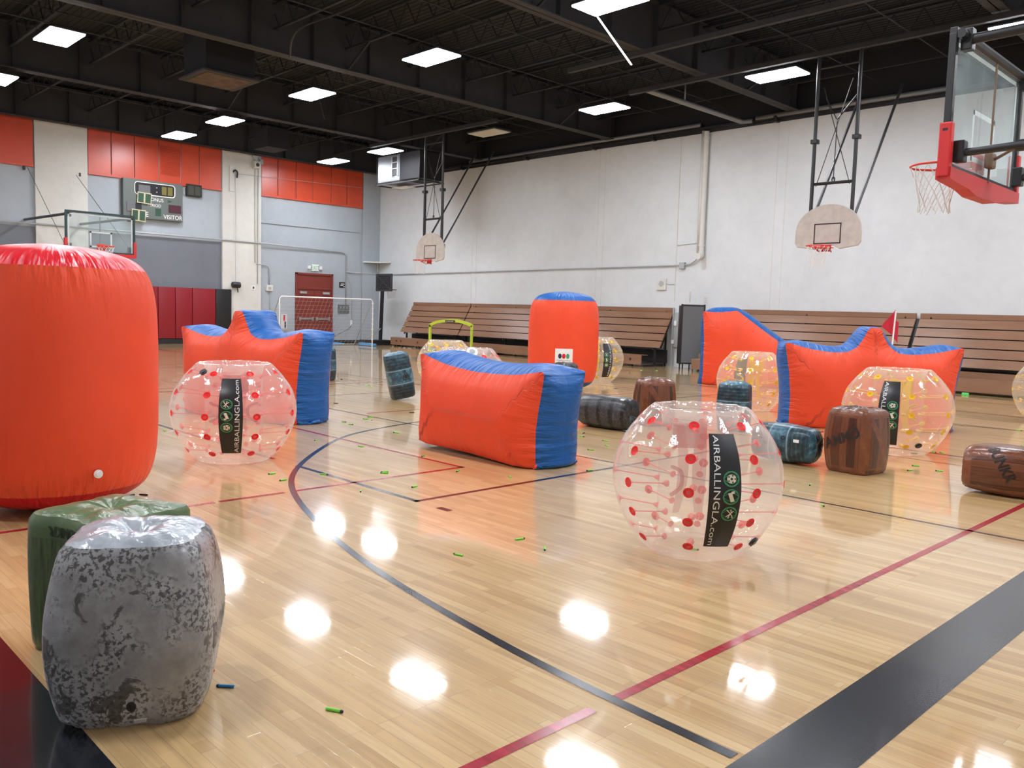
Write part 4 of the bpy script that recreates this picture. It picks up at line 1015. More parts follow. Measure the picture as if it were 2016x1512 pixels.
# glass backboards -----------------------------------------------------------
def glass_hoop(xb, sg, label, wallx, detail):
    """sg = +1: board faces +x (towards the court from the left wall)"""
    yc, zb = 8.6, 2.9
    t = thing('wall_hung_hoop', label, 'basketball hoop', (xb, yc, zb))
    hw, hh = .915, 1.07
    bd = MB().rbox((-.008, -hw, 0), (.008, hw, hh), .003).build('glass_panel', M['glass'], t)
    fm = 'silver' if detail == 0 else 'blacksteel'
    m = MB()
    for y in (-hw - .015, hw + .015): m.rbox((-.03, y - .03, 0), (.03, y + .03, hh), .006)
    m.rbox((-.03, -hw - .04, hh - .01), (.03, hw + .04, hh + .05), .006); m.rbox((-.03, -hw - .04, -.05), (.03, hw + .04, .01), .006)
    m.build('board_frame', plain('dark_teal_frame', (.02, .045, .045), .35, .3) if detail == 0 else M['blacksteel'], t)
    f = sg * .011
    m = MB(); k = .045
    for (y0, z0, y1, z1) in ((-.305, .12, .305, .12 + k), (-.305, .57 - k, .305, .57), (-.305, .12, -.305 + k, .57), (.305 - k, .12, .305, .57)): m.add([(f, y0, z0), (f, y1, z0), (f, y1, z1), (f, y0, z1)], [(0, 1, 2, 3)])
    m.build('target_square', M['linewhite'], bd)
    m = MB()
    for (y0, z0, y1, z1) in ((-hw + .03, .01, -hw + .07, hh - .03), (hw - .07, .01, hw - .03, hh - .03), (-hw + .03, hh - .07, hw - .03, hh - .03)): m.add([(f, y0, z0), (f, y1, z0), (f, y1, z1), (f, y0, z1)], [(0, 1, 2, 3)])
    m.build('border_line', M['linewhite'], bd)
    # padding: bottom with a notch profile, and corner pads
    pr_ = [(-hw - .05, -.03), (-hw - .05, -.13), (-hw * .55, -.16), (-.28, -.2), (.28, -.2), (hw * .55, -.16), (hw + .05, -.13), (hw + .05, -.03)]
    MB().prism(pr_, lambda y, z, d_: (d_, y, z), (-.06, .06)).build('bottom_pad', M['red'], t)
    for y in (-hw - .03, hw + .03):
        MB().rbox((-.05, y - .04, -.11), (.05, y + .04, .34), .012).build('corner_pad', M['red'], t)
        MB().rbox((-.02, y - .043, .27), (.02, y + .043, .29), .002).build('pad_slot', M['black'], t)
    rc = (sg * .40, 0, .15)
    m = MB(); m.tube([(rc[0] + .2286 * math.cos(a), .2286 * math.sin(a), rc[2]) for a in [2 * PI * k / 32 for k in range(32)]], .011, 8, closed=True)
    m.prism([(.03, -.1), (.03, .1), (.2, .15), (.2, -.15)], lambda x, y, d_: (sg * x, y, d_), (.125, .14)); m.rbox((sg * .015, -.12, .04), (sg * .05, .12, .22), .01)
    m.bar((sg * .05, -.08, .05), (sg * .25, -.12, .13), .012, .04); m.bar((sg * .05, .08, .05), (sg * .25, .12, .13), .012, .04)
    m.build('rim', M['rim'], t, smooth_angle=50)
    net_mb(rc).build('net', M['net'], t)
    bx = -sg
    L_ = abs(wallx - xb)
    m = MB()
    for y in (-.82, .82):
        m.tube([(bx * .05, y, 1.03), (bx * L_, y, 1.1)], .042 if detail else .04, 10)
    m.build('upper_arm', M['blacksteel'], t, smooth_angle=50)
    for y in (-.82, .82):
        for za, zb_ in ((.94, 1.12), (.02, .2)): MB().rbox((bx * .03, y - .05, za), (bx * .12, y + .05, zb_), .01).build('arm_bracket', M['blacksteel'], t)
    MB().tube([(bx * .06, 0, -.05), (bx * .06, 0, 1.1)], .010, 8).build('centre_rod', M['rust'], t)
    if detail:
        m = MB()
        for y in (-.82, .82): m.tube([(bx * .1, y, .1), (bx * .6, y, .115)], .034, 10); m.tube([(bx * .5, y, .11), (bx * L_, y, .16)], .048, 10)
        m.build('lower_arm', M['blacksteel'], t, smooth_angle=50)
        MB().tube([(bx * .1, 0, .16), (bx * .6, -.25, .34), (bx * 2.2, -.85, .9), (bx * L_, -1.0, 1.5)], .014, 8).build('chain', M['rust'], t)
        MB().rbox((bx * .03, -.07, .08), (bx * .1, .07, .22), .02).build('rim_mount', M['rust'], t)
        MB().tube([(bx * .06, -.95, 1.06), (bx * .06, .95, 1.06)], .04, 8).build('top_tube', M['blacksteel'], t)
    else:
        m = MB()
        for y in (-.9, .9): m.tube([(bx * .05, y, .03), (bx * L_, y * .78, 2.75)], .008, 6)
        m.build('stay_cable', M['blacksteel'], t)
        for y in (-.82, .82): MB().rbox((bx * (L_ - .12), y - .03, 2.66), (bx * L_, y + .03, 2.78), .01).build('wall_bracket', M['blacksteel'], t)
    return t
glass_hoop(-26.0, 1, 'far glass backboard hoop on arms from the left wall under scoreboard', XL, 0)
glass_hoop(-2.68, -1, 'near glass backboard hoop with red padding at the upper right', XR, 1)

#@@PART2@@
# ------------------------------------------------------------------ inflated bunkers: cut panels blown up with a small pressure solver
def cut_mesh(outline, thick, s):
    B = []
    n = len(outline)
    for i in range(n):
        a, c = outline[i], outline[(i + 1) % n]
        l = math.hypot(c[0] - a[0], c[1] - a[1]); k = max(1, round(l / s))
        for j in range(k): B.append((a[0] + (c[0] - a[0]) * j / k, a[1] + (c[1] - a[1]) * j / k))
    P = np.array(B); nb = len(B)
    Q = np.roll(P, -1, 0)
    def inside(x, y):
        c = ((P[:, 1] > y) != (Q[:, 1] > y)) & (x < (Q[:, 0] - P[:, 0]) * (y - P[:, 1]) / (Q[:, 1] - P[:, 1] + 1e-12) + P[:, 0])
        return c.sum() % 2 == 1
    I = []
    y = P[:, 1].min() + s * .5; row = 0
    while y < P[:, 1].max():
        x = P[:, 0].min() + (s * .5 if row % 2 else 0)
        while x < P[:, 0].max():
            if inside(x, y) and np.min((P[:, 0] - x) ** 2 + (P[:, 1] - y) ** 2) > (s * .62) ** 2: I.append((x, y))
            x += s
        y += s * .866; row += 1
    allp = B + I
    r = delaunay_2d_cdt([Vector(p) for p in allp], [(i, (i + 1) % nb) for i in range(nb)], [], 1, 1e-6)
    vmap = [o[0] for o in r[3]]
    tris = [tuple(vmap[i] for i in f) for f in r[2]]
    m = len(allp)
    V = [(p[0], -thick / 2, p[1]) for p in allp] + [(p[0], thick / 2, p[1]) for p in allp]
    F = [t for t in tris]; G = [0] * len(tris)
    F += [(a + m, c + m, b + m) for a, b, c in tris]; G += [1] * len(tris)
    nt = max(2, round(thick / s)); rows = [list(range(nb))]
    for k in range(1, nt):
        b0 = len(V)
        V += [(p[0], -thick / 2 + thick * k / nt, p[1]) for p in B]; rows.append(list(range(b0, b0 + nb)))
    rows.append([m + i for i in range(nb)])
    for k in range(nt):
        for i in range(nb):
            j = (i + 1) % nb
            a, b, c, d = rows[k][i], rows[k][j], rows[k + 1][j], rows[k + 1][i]
            if (i + k) % 2: F += [(a, d, c), (a, c, b)]
            else: F += [(a, d, b), (b, d, c)]
            G += [2, 2]
    V = np.array(V, float); G = np.array(G)
    # seam coordinates per vertex: distance along the outline, distance from the nearest seam
    seg = np.linalg.norm(Q - P, axis=1); cum = np.concatenate([[0], np.cumsum(seg)[:-1]])
    S = np.zeros((len(V), 2)); p = V[:, [0, 2]]; best = np.full(len(V), 1e9)
    for a, c, l, s0 in zip(P, Q, seg, cum):
        t_ = np.clip(((p - a) @ (c - a)) / (l * l), 0, 1); d = np.linalg.norm(p - a - t_[:, None] * (c - a), axis=1)
        k = d < best; best[k] = d[k]; S[k, 0] = s0 + t_[k] * l; S[k, 1] = d[k]
    sd = np.arange(len(V)) >= 2 * m
    S[sd, 1] = thick / 2 - np.abs(V[sd, 1])
    return V, np.array(F), G, S

def inflate(V, F, steps=130, iters=22, press=6.5, kc=.1, limit=None, limz=None, seed=1):
    rng = np.random.RandomState(seed)
    X = V + rng.normal(0, .0025, V.shape); n = len(X)
    # consistent outward orientation
    a, b, c = V[F[:, 0]], V[F[:, 1]], V[F[:, 2]]
    if np.einsum('ij,ij->i', np.cross(b - a, c - a), (a + b + c) / 3 - V.mean(0)).sum() < 0: F = F[:, [0, 2, 1]]
    E = np.sort(np.concatenate([F[:, [0, 1]], F[:, [1, 2]], F[:, [2, 0]]]), 1); E = np.unique(E, axis=0)
    i, j = E[:, 0], E[:, 1]; L0 = np.linalg.norm(V[i] - V[j], axis=1)
    deg = np.bincount(i, minlength=n) + np.bincount(j, minlength=n)
    w = (1.3 / deg)[:, None]
    vel = np.zeros_like(X); dt = .02
    ar = np.zeros(n)
    for k in range(3): ar += np.bincount(F[:, k], np.linalg.norm(np.cross(b - a, c - a), axis=1) / 6, minlength=n)
    zmin = V[:, 2].min() - (.07 if limz is None else 0); zmax = V[:, 2].max()
    for st in range(steps):
        a, b, c = X[F[:, 0]], X[F[:, 1]], X[F[:, 2]]
        nn = np.cross(b - a, c - a) / 6
        f = np.stack([sum(np.bincount(F[:, k], nn[:, q], minlength=n) for k in range(3)) for q in range(3)], 1)
        vel = (vel + (f / ar[:, None]) * press * dt - np.array([0, 0, 1.5 if limz is None else 0]) * dt) * .94
        Y = X + vel * dt
        for it in range(iters):
            d = Y[j] - Y[i]; l = np.linalg.norm(d, axis=1) + 1e-9
            e = (l - L0) / l; e = np.where(e > 0, e, e * kc)
            d *= e[:, None]
            acc = np.stack([np.bincount(i, d[:, q], minlength=n) - np.bincount(j, d[:, q], minlength=n) for q in range(3)], 1)
            Y += acc * w * (1.0)
        if limz is None: Y[:, 2] = np.maximum(Y[:, 2], zmin)
        else: Y[:, 2] = np.clip(Y[:, 2], zmin - limz, zmax + limz)
        if limit is not None: Y[:, 1] = np.clip(Y[:, 1], -limit, limit)
        vel = (Y - X) / dt; X = Y
    return X, F

def seam_parts(name_mats, X, F, G, SM_, parent, sub=1):
    """name_mats: {group: (name, material)}"""
    out = []
    for g, (nm_, mt) in name_mats.items():
        f = F[np.isin(G, g if isinstance(g, tuple) else (g,))]
        used = np.unique(f); idx = -np.ones(len(X), int); idx[used] = np.arange(len(used))
        me = bpy.data.meshes.new(nm_); me.from_pydata(X[used].tolist(), [], idx[f].tolist())
        me.materials.append(mt)
        me.polygons.foreach_set('use_smooth', [True] * len(me.polygons)); me.update()
        at = me.attributes.new('seam', 'FLOAT_VECTOR', 'POINT')
        at.data.foreach_set('vector', np.concatenate([SM_[used], np.zeros((len(used), 1))], 1).astype(np.float32).ravel())
        o = bpy.data.objects.new(nm_, me); COL.objects.link(o); o.parent = parent
        if sub:
            md = o.modifiers.new('smooth', 'SUBSURF'); md.levels = 1; md.render_levels = 1
        out.append(o)
    return out
def valve(parent, p, n, m='white'):
    p = Vector(p); n = Vector(n).normalized()
    MB().tube([p, p + n * .012], .03, 14).tube([p + n * .01, p + n * .02], .018, 12).build('valve', M[m], parent, smooth_angle=40)

def fit(X, tx, tz=None, ty=None):
    X = X.copy(); X[:, 0] -= (X[:, 0].max() + X[:, 0].min()) / 2; X[:, 1] -= (X[:, 1].max() + X[:, 1].min()) / 2; X[:, 2] -= X[:, 2].min()
    if tx: X[:, 0] *= tx / np.ptp(X[:, 0])
    if ty: X[:, 1] *= ty / np.ptp(X[:, 1])
    if tz: X[:, 2] *= tz / X[:, 2].max()
    return X
S_ = .045
def rounded(o, idx, r=.07):
    out = []
    for i, c in enumerate(o):
        if i not in idx: out.append(c); continue
        a, b = o[i - 1], o[(i + 1) % len(o)]
        u = [(a[k] - c[k]) for k in (0, 1)]; w = [(b[k] - c[k]) for k in (0, 1)]
        lu, lw = math.hypot(*u), math.hypot(*w)
        p0 = (c[0] + u[0] / lu * r, c[1] + u[1] / lu * r); p1 = (c[0] + w[0] / lw * r, c[1] + w[1] / lw * r)
        for t_ in (0, .33, .67, 1): out.append(tuple((1 - t_) ** 2 * p0[k] + 2 * t_ * (1 - t_) * c[k] + t_ * t_ * p1[k] for k in (0, 1)))
    return out
def baffle(V, outline, half, bulge):
    P = np.array(outline); Q = np.roll(P, -1, 0); d = np.full(len(V), 1e9); p = V[:, [0, 2]]
    for a, c in zip(P, Q):
        t_ = np.clip(((p - a) @ (c - a)) / ((c - a) @ (c - a)), 0, 1)
        d = np.minimum(d, np.linalg.norm(p - a - t_[:, None] * (c - a), axis=1))
    return half + .004 + bulge * (1 - np.exp(-(d / .2)))
star = [(-1.30, 0), (-.7, .07), (0, .09), (.7, .07), (1.30, 0), (1.24, .35), (1.22, .75), (1.24, 1.15), (1.30, 1.61), (.9, 1.50), (.58, 1.44), (.36, 1.43), (.25, 1.50), (.17, 1.64), (.1, 1.81), (-.1, 1.81), (-.17, 1.64), (-.25, 1.50), (-.36, 1.43), (-.58, 1.44), (-.9, 1.50), (-1.30, 1.61), (-1.24, 1.15), (-1.22, .75), (-1.24, .35)]
star = rounded(star, (0, 4, 8, 14, 15, 21))
Vs, Fs, Gs, Ss = cut_mesh(star, .58, S_)
XS, FS = inflate(Vs, Fs, limit=baffle(Vs, star, .29, .2), seed=3)
def bunker(name, label, loc, rz, X, F, G, SM_, vx, group=None):
    t = thing(name, label, 'inflatable bunker', loc, rz, group)
    f, b, sd = seam_parts({0: ('front_panel', M['orange']), 1: ('back_panel', M['orange']), 2: ('side_band', M['blue'])}, X, F, G, SM_, t)
    for (x, z) in vx:
        k = np.argmin((X[:, 0] - x) ** 2 + (X[:, 2] - z) ** 2 + (X[:, 1] > 0) * 9)
        valve(t, X[k] + np.array([0, -.001, 0]), (0, -1, 0), 'orange')
    return t
bunker('inflatable_star_wall', 'orange and blue inflatable wall with a centre peak behind the left red-dotted bubble ball', (-10.77, 5.56, 0), R(13.9), fit(XS, 2.52, 1.46), FS, Gs, Ss, [(-.95, .2)])
bunker('inflatable_star_wall', 'orange inflatable wall with a centre peak behind the wooden ammo crate and yellow-dotted ball', (-5.22, 12.39, 0), R(39.5), fit(XS, 2.58, 1.48), FS, Gs, Ss, [(-.98, .2)])
brick = [(-1.1, .0), (-.55, .09), (0, .12), (.55, .09), (1.1, .0), (1.04, .3), (1.02, .55), (1.04, .8), (1.1, 1.16), (.55, 1.08), (0, 1.05), (-.55, 1.08), (-1.1, 1.16), (-1.04, .8), (-1.02, .55), (-1.04, .3)]
brick = rounded(brick, (0, 4, 8, 12))
Vw, Fw, Gw, Sw = cut_mesh(brick, .62, S_)
XW, FW = inflate(Vw, Fw, limit=baffle(Vw, brick, .31, .19), seed=5)
bunker('inflatable_brick', 'low orange rectangular inflatable block with blue sides at the centre of the court', (-6.6, 6.2, .03), R(0), fit(XW, 2.08, 1.04), FW, Gw, Sw, [(.68, .14), (-.95, .12)]).rotation_euler = (0, R(1.7), 0)
wedge = rounded([(-1.2, 0), (-.4, .08), (.4, .08), (1.13, 0), (1.08, .4), (1.12, .86), (.45, 1.29), (-.22, 1.76), (-.65, 1.75), (-1.1, 1.78), (-1.08, 1.2), (-1.11, .6)], (0, 3, 5, 7, 9))
Vt, Ft, Gt, St = cut_mesh(wedge, .6, S_)
XT, FT = inflate(Vt, Ft, limit=baffle(Vt, wedge, .3, .2), seed=8)
bunker('inflatable_wedge', 'orange inflatable wedge with a ribbed blue sloping top behind the yellow-dotted ball', (-10.13, 17.5, 0), R(30), fit(XT, 2.25, 1.79), FT, Gt, St, [(-.9, .12)])
# cylinders
circ = [(.78 * math.cos(2 * PI * k / 100), .78 * math.sin(2 * PI * k / 100)) for k in range(100)]
Vc, Fc, Gc, Sc = cut_mesh(circ, 1.80, .05)
Vc = Vc[:, [0, 2, 1]]; Vc[:, 2] += .90
rad_ = np.linalg.norm(Vc[:, :2], axis=1)
XC, FC = inflate(Vc, Fc, limz=.01 + .20 * (1 - np.exp(-np.maximum(0, .78 - rad_) / .28)), seed=9)
def cyl(label, loc, rz, wd, h, cap):
    t = thing('inflatable_cylinder', label, 'inflatable bunker', loc, rz)
    X = fit(XC, wd, h, wd)
    # groups: 0 = bottom cap, 1 = top cap, 2 = side
    seam_parts({2: ('side_panel', M['orange']), 1: ('top_cap', M[cap]), 0: ('bottom_cap', M[cap])}, X, FC, Gc, Sc, t)
    return t, X
t, X = cyl('large orange inflatable cylinder with red ends at the left edge', (-6.87, 1.93, 0), R(170), 1.44, 1.94, 'redcap')
a = math.atan2(-2.0, 7.2) + R(21) - R(170)
valve(t, (.715 * math.cos(a), .715 * math.sin(a), .33), (math.cos(a), math.sin(a), 0))
t, X = cyl('orange inflatable cylinder with blue ends and a white logo sticker', (-11.5, 12.65, 0), R(140), 1.42, 1.97, 'blue')
# sticker
al = math.atan2(-12.6, 11.55) - R(140)
def cyl_map(r, a0):
    return lambda x, z, d=0.: ((r + d) * math.cos(a0 + x / r), (r + d) * math.sin(a0 + x / r), z)
cm = cyl_map(.712, al + R(1.5))
def grid(fn, x0, x1, z0, z1, nx, nz, d):
    v = [fn(x0 + (x1 - x0) * i / nx, z0 + (z1 - z0) * j / nz, d) for j in range(nz + 1) for i in range(nx + 1)]
    return MB().add(v, [(j * (nx + 1) + i, j * (nx + 1) + i + 1, (j + 1) * (nx + 1) + i + 1, (j + 1) * (nx + 1) + i) for j in range(nz) for i in range(nx)])
stk = grid(cm, -.17, .17, .54, .85, 8, 4, .012).build('logo_sticker', M['sticker'], t)
for k, (mt) in enumerate(('dartnavy', 'redcap', 'lgreen')):
    cx_ = -.075 + k * .075
    th = [2 * PI * q / 20 for q in range(20)]
    MB().add([cm(cx_ + .034 * math.cos(a), .705 + .05 * math.sin(a), .014) for a in th], [tuple(range(20))]).build('logo_disc', M[mt], stk)
v, f, w_, h_ = text2d('AIRBALLINGLA', .024, 1.1)
MB().add([cm((x - w_ / 2) * .27 / w_, .61 + y, .014) for x, y in v], f).build('lettering', M['lblack'], stk)

# ------------------------------------------------------------------ bubble balls
prof_ctrl = [(.25, .5), (.25, .3), (.25, .14), (.262, .055), (.30, .006), (.355, .052), (.44, .15), (.527, .33), (.567, .53), (.533, .73), (.452, .88), (.378, .972), (.31, 1.035), (.262, 1.0), (.25, .92), (.25, .75), (.25, .5)]
OUT = crom(prof_ctrl[3:15], 8)      # outer skin, bottom to top
INN = [(.25, .05 + .9 * k / 8) for k in range(9)]
arcl = [0]
for a, c in zip(OUT, OUT[1:]): arcl.append(arcl[-1] + math.hypot(c[0] - a[0], c[1] - a[1]))
def prof_at(s):
    s = max(0, min(arcl[-1] - 1e-6, s))
    for i in range(len(OUT) - 1):
        if arcl[i + 1] >= s:
            f = (s - arcl[i]) / (arcl[i + 1] - arcl[i]); a, c = OUT[i], OUT[i + 1]
            return a[0] + (c[0] - a[0]) * f, a[1] + (c[1] - a[1]) * f, (c[1] - a[1]), -(c[0] - a[0])
    return OUT[-1] + (1, 0)
smid = min(range(len(OUT)), key=lambda i: abs(OUT[i][1] - .53) + (OUT[i][0] < .5)); SM = arcl[smid]
DOT_Z = [.135, .32, .53, .745, .945]
def s_for_z(z):
    best = min((abs(prof_at(q * .01)[1] - z) + (prof_at(q * .01)[0] < .3) * 5, q * .01) for q in range(int(arcl[-1] * 100)))
    return best[1]
DOT_S = [s_for_z(z) for z in DOT_Z]
def bsurf(s, a, d=0.):
    r, z, nr, nz = prof_at(s); l = math.hypot(nr, nz) or 1
    return Vector(((r + nr / l * d) * math.cos(a), (r + nr / l * d) * math.sin(a), z + nz / l * d))
def dimple(s, a):
    t_ = 0
    for ds in DOT_S:
        r = prof_at(ds)[0]
        da = ((a - R(22.5)) / R(45)); da = (da - round(da)) * R(45)
        q = ((s - ds) ** 2 + (da * r) ** 2) / (.055 ** 2)
        if q < 9: t_ += math.exp(-q)
    # slight flattening between the welded gores
    return -.009 * t_
def ring_disc(fn, cx, cy, r0, r1, n=20, d=.004):
    m = MB(); v = []
    for k in range(n):
        a = 2 * PI * k / n
        v += [fn(cx + r0 * math.cos(a), cy + r0 * math.sin(a), d), fn(cx + r1 * math.cos(a), cy + r1 * math.sin(a), d)]
    m.add(v, [(2 * k, 2 * k + 1, (2 * k + 3) % (2 * n), (2 * k + 2) % (2 * n)) for k in range(n)])
    return m
def poly2(fn, pts, d, m=None):
    m = m or MB(); return m.add([fn(x, y, d) for x, y in pts], [tuple(range(len(pts)))])
def strip2(fn, pts, w, d, m=None):
    m = m or MB(); v = []
    for i, (x, y) in enumerate(pts):
        a = pts[max(i - 1, 0)]; c = pts[min(i + 1, len(pts) - 1)]; dx, dy = c[0] - a[0], c[1] - a[1]; l = math.hypot(dx, dy) or 1
        v += [fn(x - dy / l * w / 2, y + dx / l * w / 2, d), fn(x + dy / l * w / 2, y - dx / l * w / 2, d)]
    return m.add(v, [(2 * i, 2 * i + 1, 2 * i + 3, 2 * i + 2) for i in range(len(pts) - 1)])
def bubble(label, x, y, k, theta, yellow=False, flip=False, banner=True, disc=False, group=None, kz=.93):
    al = math.atan2(-y, -x) + R(theta)
    t = thing('bubble_ball', label, 'bubble ball', (x, y, 0), al, group)
    t.scale = (k, k, k * kz)
    NA = 96; ns = len(OUT)
    v = []; Sidx = arcl
    fl_ = -1 if flip else 1
    for i in range(ns):
        for j in range(NA):
            a = 2 * PI * j / NA
            g = dimple(arcl[i], a)
            gore = -.002 * abs(math.sin(a * 4 + PI / 2)) ** 8
            # crinkled shoulders
            w = math.exp(-((OUT[i][1] - 1.0) / .07) ** 2) + math.exp(-((OUT[i][1] - .05) / .06) ** 2)
            cr_ = .004 * w * (math.sin(a * 17 + 1.3 * math.sin(a * 5)) + .6 * math.sin(a * 29 + 2))
            v.append(tuple(bsurf(arcl[i], a, g + gore + cr_)))
    f = [(i * NA + j, i * NA + (j + 1) % NA, (i + 1) * NA + (j + 1) % NA, (i + 1) * NA + j) for i in range(ns - 1) for j in range(NA)]
    fm = M['filmy'] if yellow else M['film']
    MB().add(v, f).build('outer_shell', fm, t, smooth=True)
    NI = 48; v = []
    for r, z in INN:
        for j in range(NI):
            a = 2 * PI * j / NI; rr_ = r + (.008 if .1 < z < .9 else 0)
            v.append((rr_ * math.cos(a), rr_ * math.sin(a), z))
    MB().add(v, [(i * NI + j, i * NI + (j + 1) % NI, (i + 1) * NI + (j + 1) % NI, (i + 1) * NI + j) for i in range(len(INN) - 1) for j in range(NI)]).build('inner_tube', M['filmin'], t, smooth=True)
    dm, cm_ = (M['dotyel'], M['cordyel']) if yellow else (M['dotred'], M['cordred'])
    for ds, dz in zip(DOT_S, DOT_Z):
        for q in range(8):
            a = R(22.5 + 45 * q)
            c = bsurf(ds, a, -.005); n_ = (bsurf(ds, a, .05) - bsurf(ds, a, 0)).normalized()
            u_ = n_.cross(Vector((0, 0, 1))).normalized(); w_ = n_.cross(u_)
            m = MB(); vv = [c + n_ * .004 + (u_ * math.cos(b) + w_ * math.sin(b)) * .034 for b in [2 * PI * i / 14 for i in range(14)]]
            vv += [c - n_ * .002 + (u_ * math.cos(b) + w_ * math.sin(b)) * .012 for b in [2 * PI * i / 14 for i in range(14)]]
            m.add(vv, [(i, (i + 1) % 14, 14 + (i + 1) % 14, 14 + i) for i in range(14)] + [tuple(14 + i for i in range(14))])
            d_ = m.build('anchor_dot', dm, t)
            ie = Vector((.25 * math.cos(a), .25 * math.sin(a), .1 + .84 * (dz - .135) / .81 * .92 + .02))
            m = MB(); m.tube([c, c + (ie - c) * .12, c + (ie - c) * .86, ie], [.016, .0045, .0045, .026], 7)
            m.build('tether', cm_, d_)
    # harness inside the tube
    sm_ = M['strapyel'] if yellow else M['strapred']
    for sg in (-1, 1):
        m = MB(); pts = []
        for i in range(13):
            z = .22 + .68 * i / 12; wv = .028 + .02 * math.sin(i / 12 * PI)
            a0 = R(180) + sg * R(24); r = .20 - .06 * math.sin(i / 12 * PI)
            for s2 in (-1, 1): pts.append(((r) * math.cos(a0) - s2 * wv * math.sin(a0), (r) * math.sin(a0) + s2 * wv * math.cos(a0), z))
        m.add(pts, [(2 * i, 2 * i + 1, 2 * i + 3, 2 * i + 2) for i in range(12)]); m.build('shoulder_strap', sm_, t, smooth=True)
    MB().rbox((-.21, -.12, .7), (-.18, .12, .88), .01).build('back_pad', sm_, t)
    for sg in (-1, 1):
        a0 = sg * R(60)
        MB().tube(crom([(.24 * math.cos(a0), .24 * math.sin(a0), .62), (.15 * math.cos(a0), .15 * math.sin(a0), .57), (.15 * math.cos(a0), .15 * math.sin(a0), .47), (.24 * math.cos(a0), .24 * math.sin(a0), .42)], 5), .014, 6).build('handle', M['strapred'] if not yellow else M['strapyel'], t, smooth=True)
    # air valve
    va, vs_ = (R(38), s_for_z(.16)) if not flip else (R(-38), s_for_z(.95))
    c = bsurf(vs_, va, .0); n_ = (bsurf(vs_, va, .05) - bsurf(vs_, va, 0)).normalized()
    MB().tube([c, c + n_ * .012], .036, 16).tube([c + n_ * .01, c + n_ * .018], .02, 12).build('valve', M['blacksteel'], t, smooth_angle=40)
    if disc:
        va = R(0); c = bsurf(s_for_z(1.0), va, .006); n_ = (bsurf(s_for_z(1.0), va, .05) - bsurf(s_for_z(1.0), va, 0)).normalized()
        MB().tube([c, c + n_ * .006], .072, 24).build('round_patch', M['sticker'], t, smooth_angle=40)
        MB().tube([c + n_ * .006, c + n_ * .008], .038, 20).tube([c + n_ * .007, c + n_ * .012], .02, 12).build('patch_ring', M['conduit'], t, smooth_angle=40)
    if banner:
        r0 = .56
        # banner coordinates: X along the text (0..L), Y across (letter tops at +Y); text runs downwards, tops to the viewer's right
        L_, W_ = .80, .20
        def bm_(X_, Y_, d=0.):
            if not flip: s = SM + L_ / 2 - X_; a = (Y_ - W_ / 2) / r0
            else: s = SM - L_ / 2 + X_; a = -(Y_ - W_ / 2) / r0
            return tuple(bsurf(s, a, .006 + d))
        bn = grid(bm_, 0, L_, 0, W_, 28, 6, 0.).build('banner', M['lblack'], t, smooth=True)
        v, f, w_, h_ = text2d('A I R B A L L I N G L A . c o m' if False else 'AIRBALLINGLA.com', .046)
        k_ = (L_ - .03) / w_
        MB().add([bm_(.012 + x_ * k_, .028 + y_ * .88, .003) for x_, y_ in v], f).build('lettering', M['sticker'], bn)
        for q in range(3):
            X0 = .30 + q * .115; Y0 = .135
            ring_disc(bm_, X0, Y0, .044, .051, 24, .003).build('logo_ring', M['lgreen'], bn)
            fn = lambda x_, y_, d, X0=X0, Y0=Y0: bm_(X0 + x_, Y0 + y_, d)
            m = MB()
            for s2 in (-1, 1):
                for b in (.018, .036):
                    strip2(fn, [(s2 * (b - .012 + .02 * (1 - (i / 4 - 1) ** 2)), (i / 4 - 1) * math.sqrt(max(0, .044 ** 2 - (b - .01) ** 2))) for i in range(9)], .0035, .003, m)
            m.build('logo_lines', M['lgreen'], bn)
            m = MB()
            if q == 0:
                poly2(fn, [(.029 * math.cos(a), .029 * math.sin(a)) for a in [2 * PI * i / 20 for i in range(20)]], .005, m); o = m.build('logo_ball', M['cream'], bn)
                m = MB(); poly2(fn, [(.009 * math.cos(a), .009 * math.sin(a)) for a in [2 * PI * (i + .25) / 5 for i in range(5)]], .0065, m)
                for b in range(5):
                    a = 2 * PI * (b + .25) / 5
                    poly2(fn, [(.022 * math.cos(a) + .006 * math.cos(a + 2 * PI * i / 5), .022 * math.sin(a) + .006 * math.sin(a + 2 * PI * i / 5)) for i in range(5)], .0065, m)
                m.build('ball_patches', M['lblack'], o)
            elif q == 1:
                rot = lambda x_, y_: (x_ * .94 - y_ * .34, x_ * .34 + y_ * .94)
                poly2(fn, [rot(*p_) for p_ in [(-.03, -.012), (.032, -.012), (.034, .012), (-.026, .012)]], .005, m)
                poly2(fn, [rot(*p_) for p_ in [(-.034, .01), (-.018, .01), (-.014, .028), (-.03, .03)]], .005, m); m.build('logo_figure', M['cream'], bn)
            else:
                for pl in ([(-.03, -.02), (-.01, .0), (.012, .018), (.03, .024)], [(-.02, .024), (.0, .004), (.02, -.02)], [(-.032, .006), (-.008, .012), (.016, -.002), (.032, -.004)]):
                    strip2(fn, pl, .006, .005, m)
                m.build('logo_figure', M['cream'], bn)
    return t
bubble('large red-dotted clear bubble ball nearest the camera with the long black banner', -3.08, 4.75, .98, 18, kz=.95)
bubble('red-dotted clear bubble ball in front of the peaked orange wall at left', -7.83, 3.82, 1.06, -3, flip=True, kz=.88)
bubble('yellow-dotted clear bubble ball standing behind the wooden ammo crate', -3.95, 10.32, 1.1, -8, yellow=True, kz=.88)
bubble('yellow-dotted bubble ball between orange wedge and peaked orange wall', -7.35, 12.85, 1.02, 200, yellow=True)
bubble('yellow-dotted bubble ball half hidden behind the blue capped cylinder', -12.35, 14.75, 1.06, 24, yellow=True, flip=True)
bubble('yellow-dotted bubble ball in front of the lime toy goal', -12.74, 10.6, .98, 160, yellow=True)
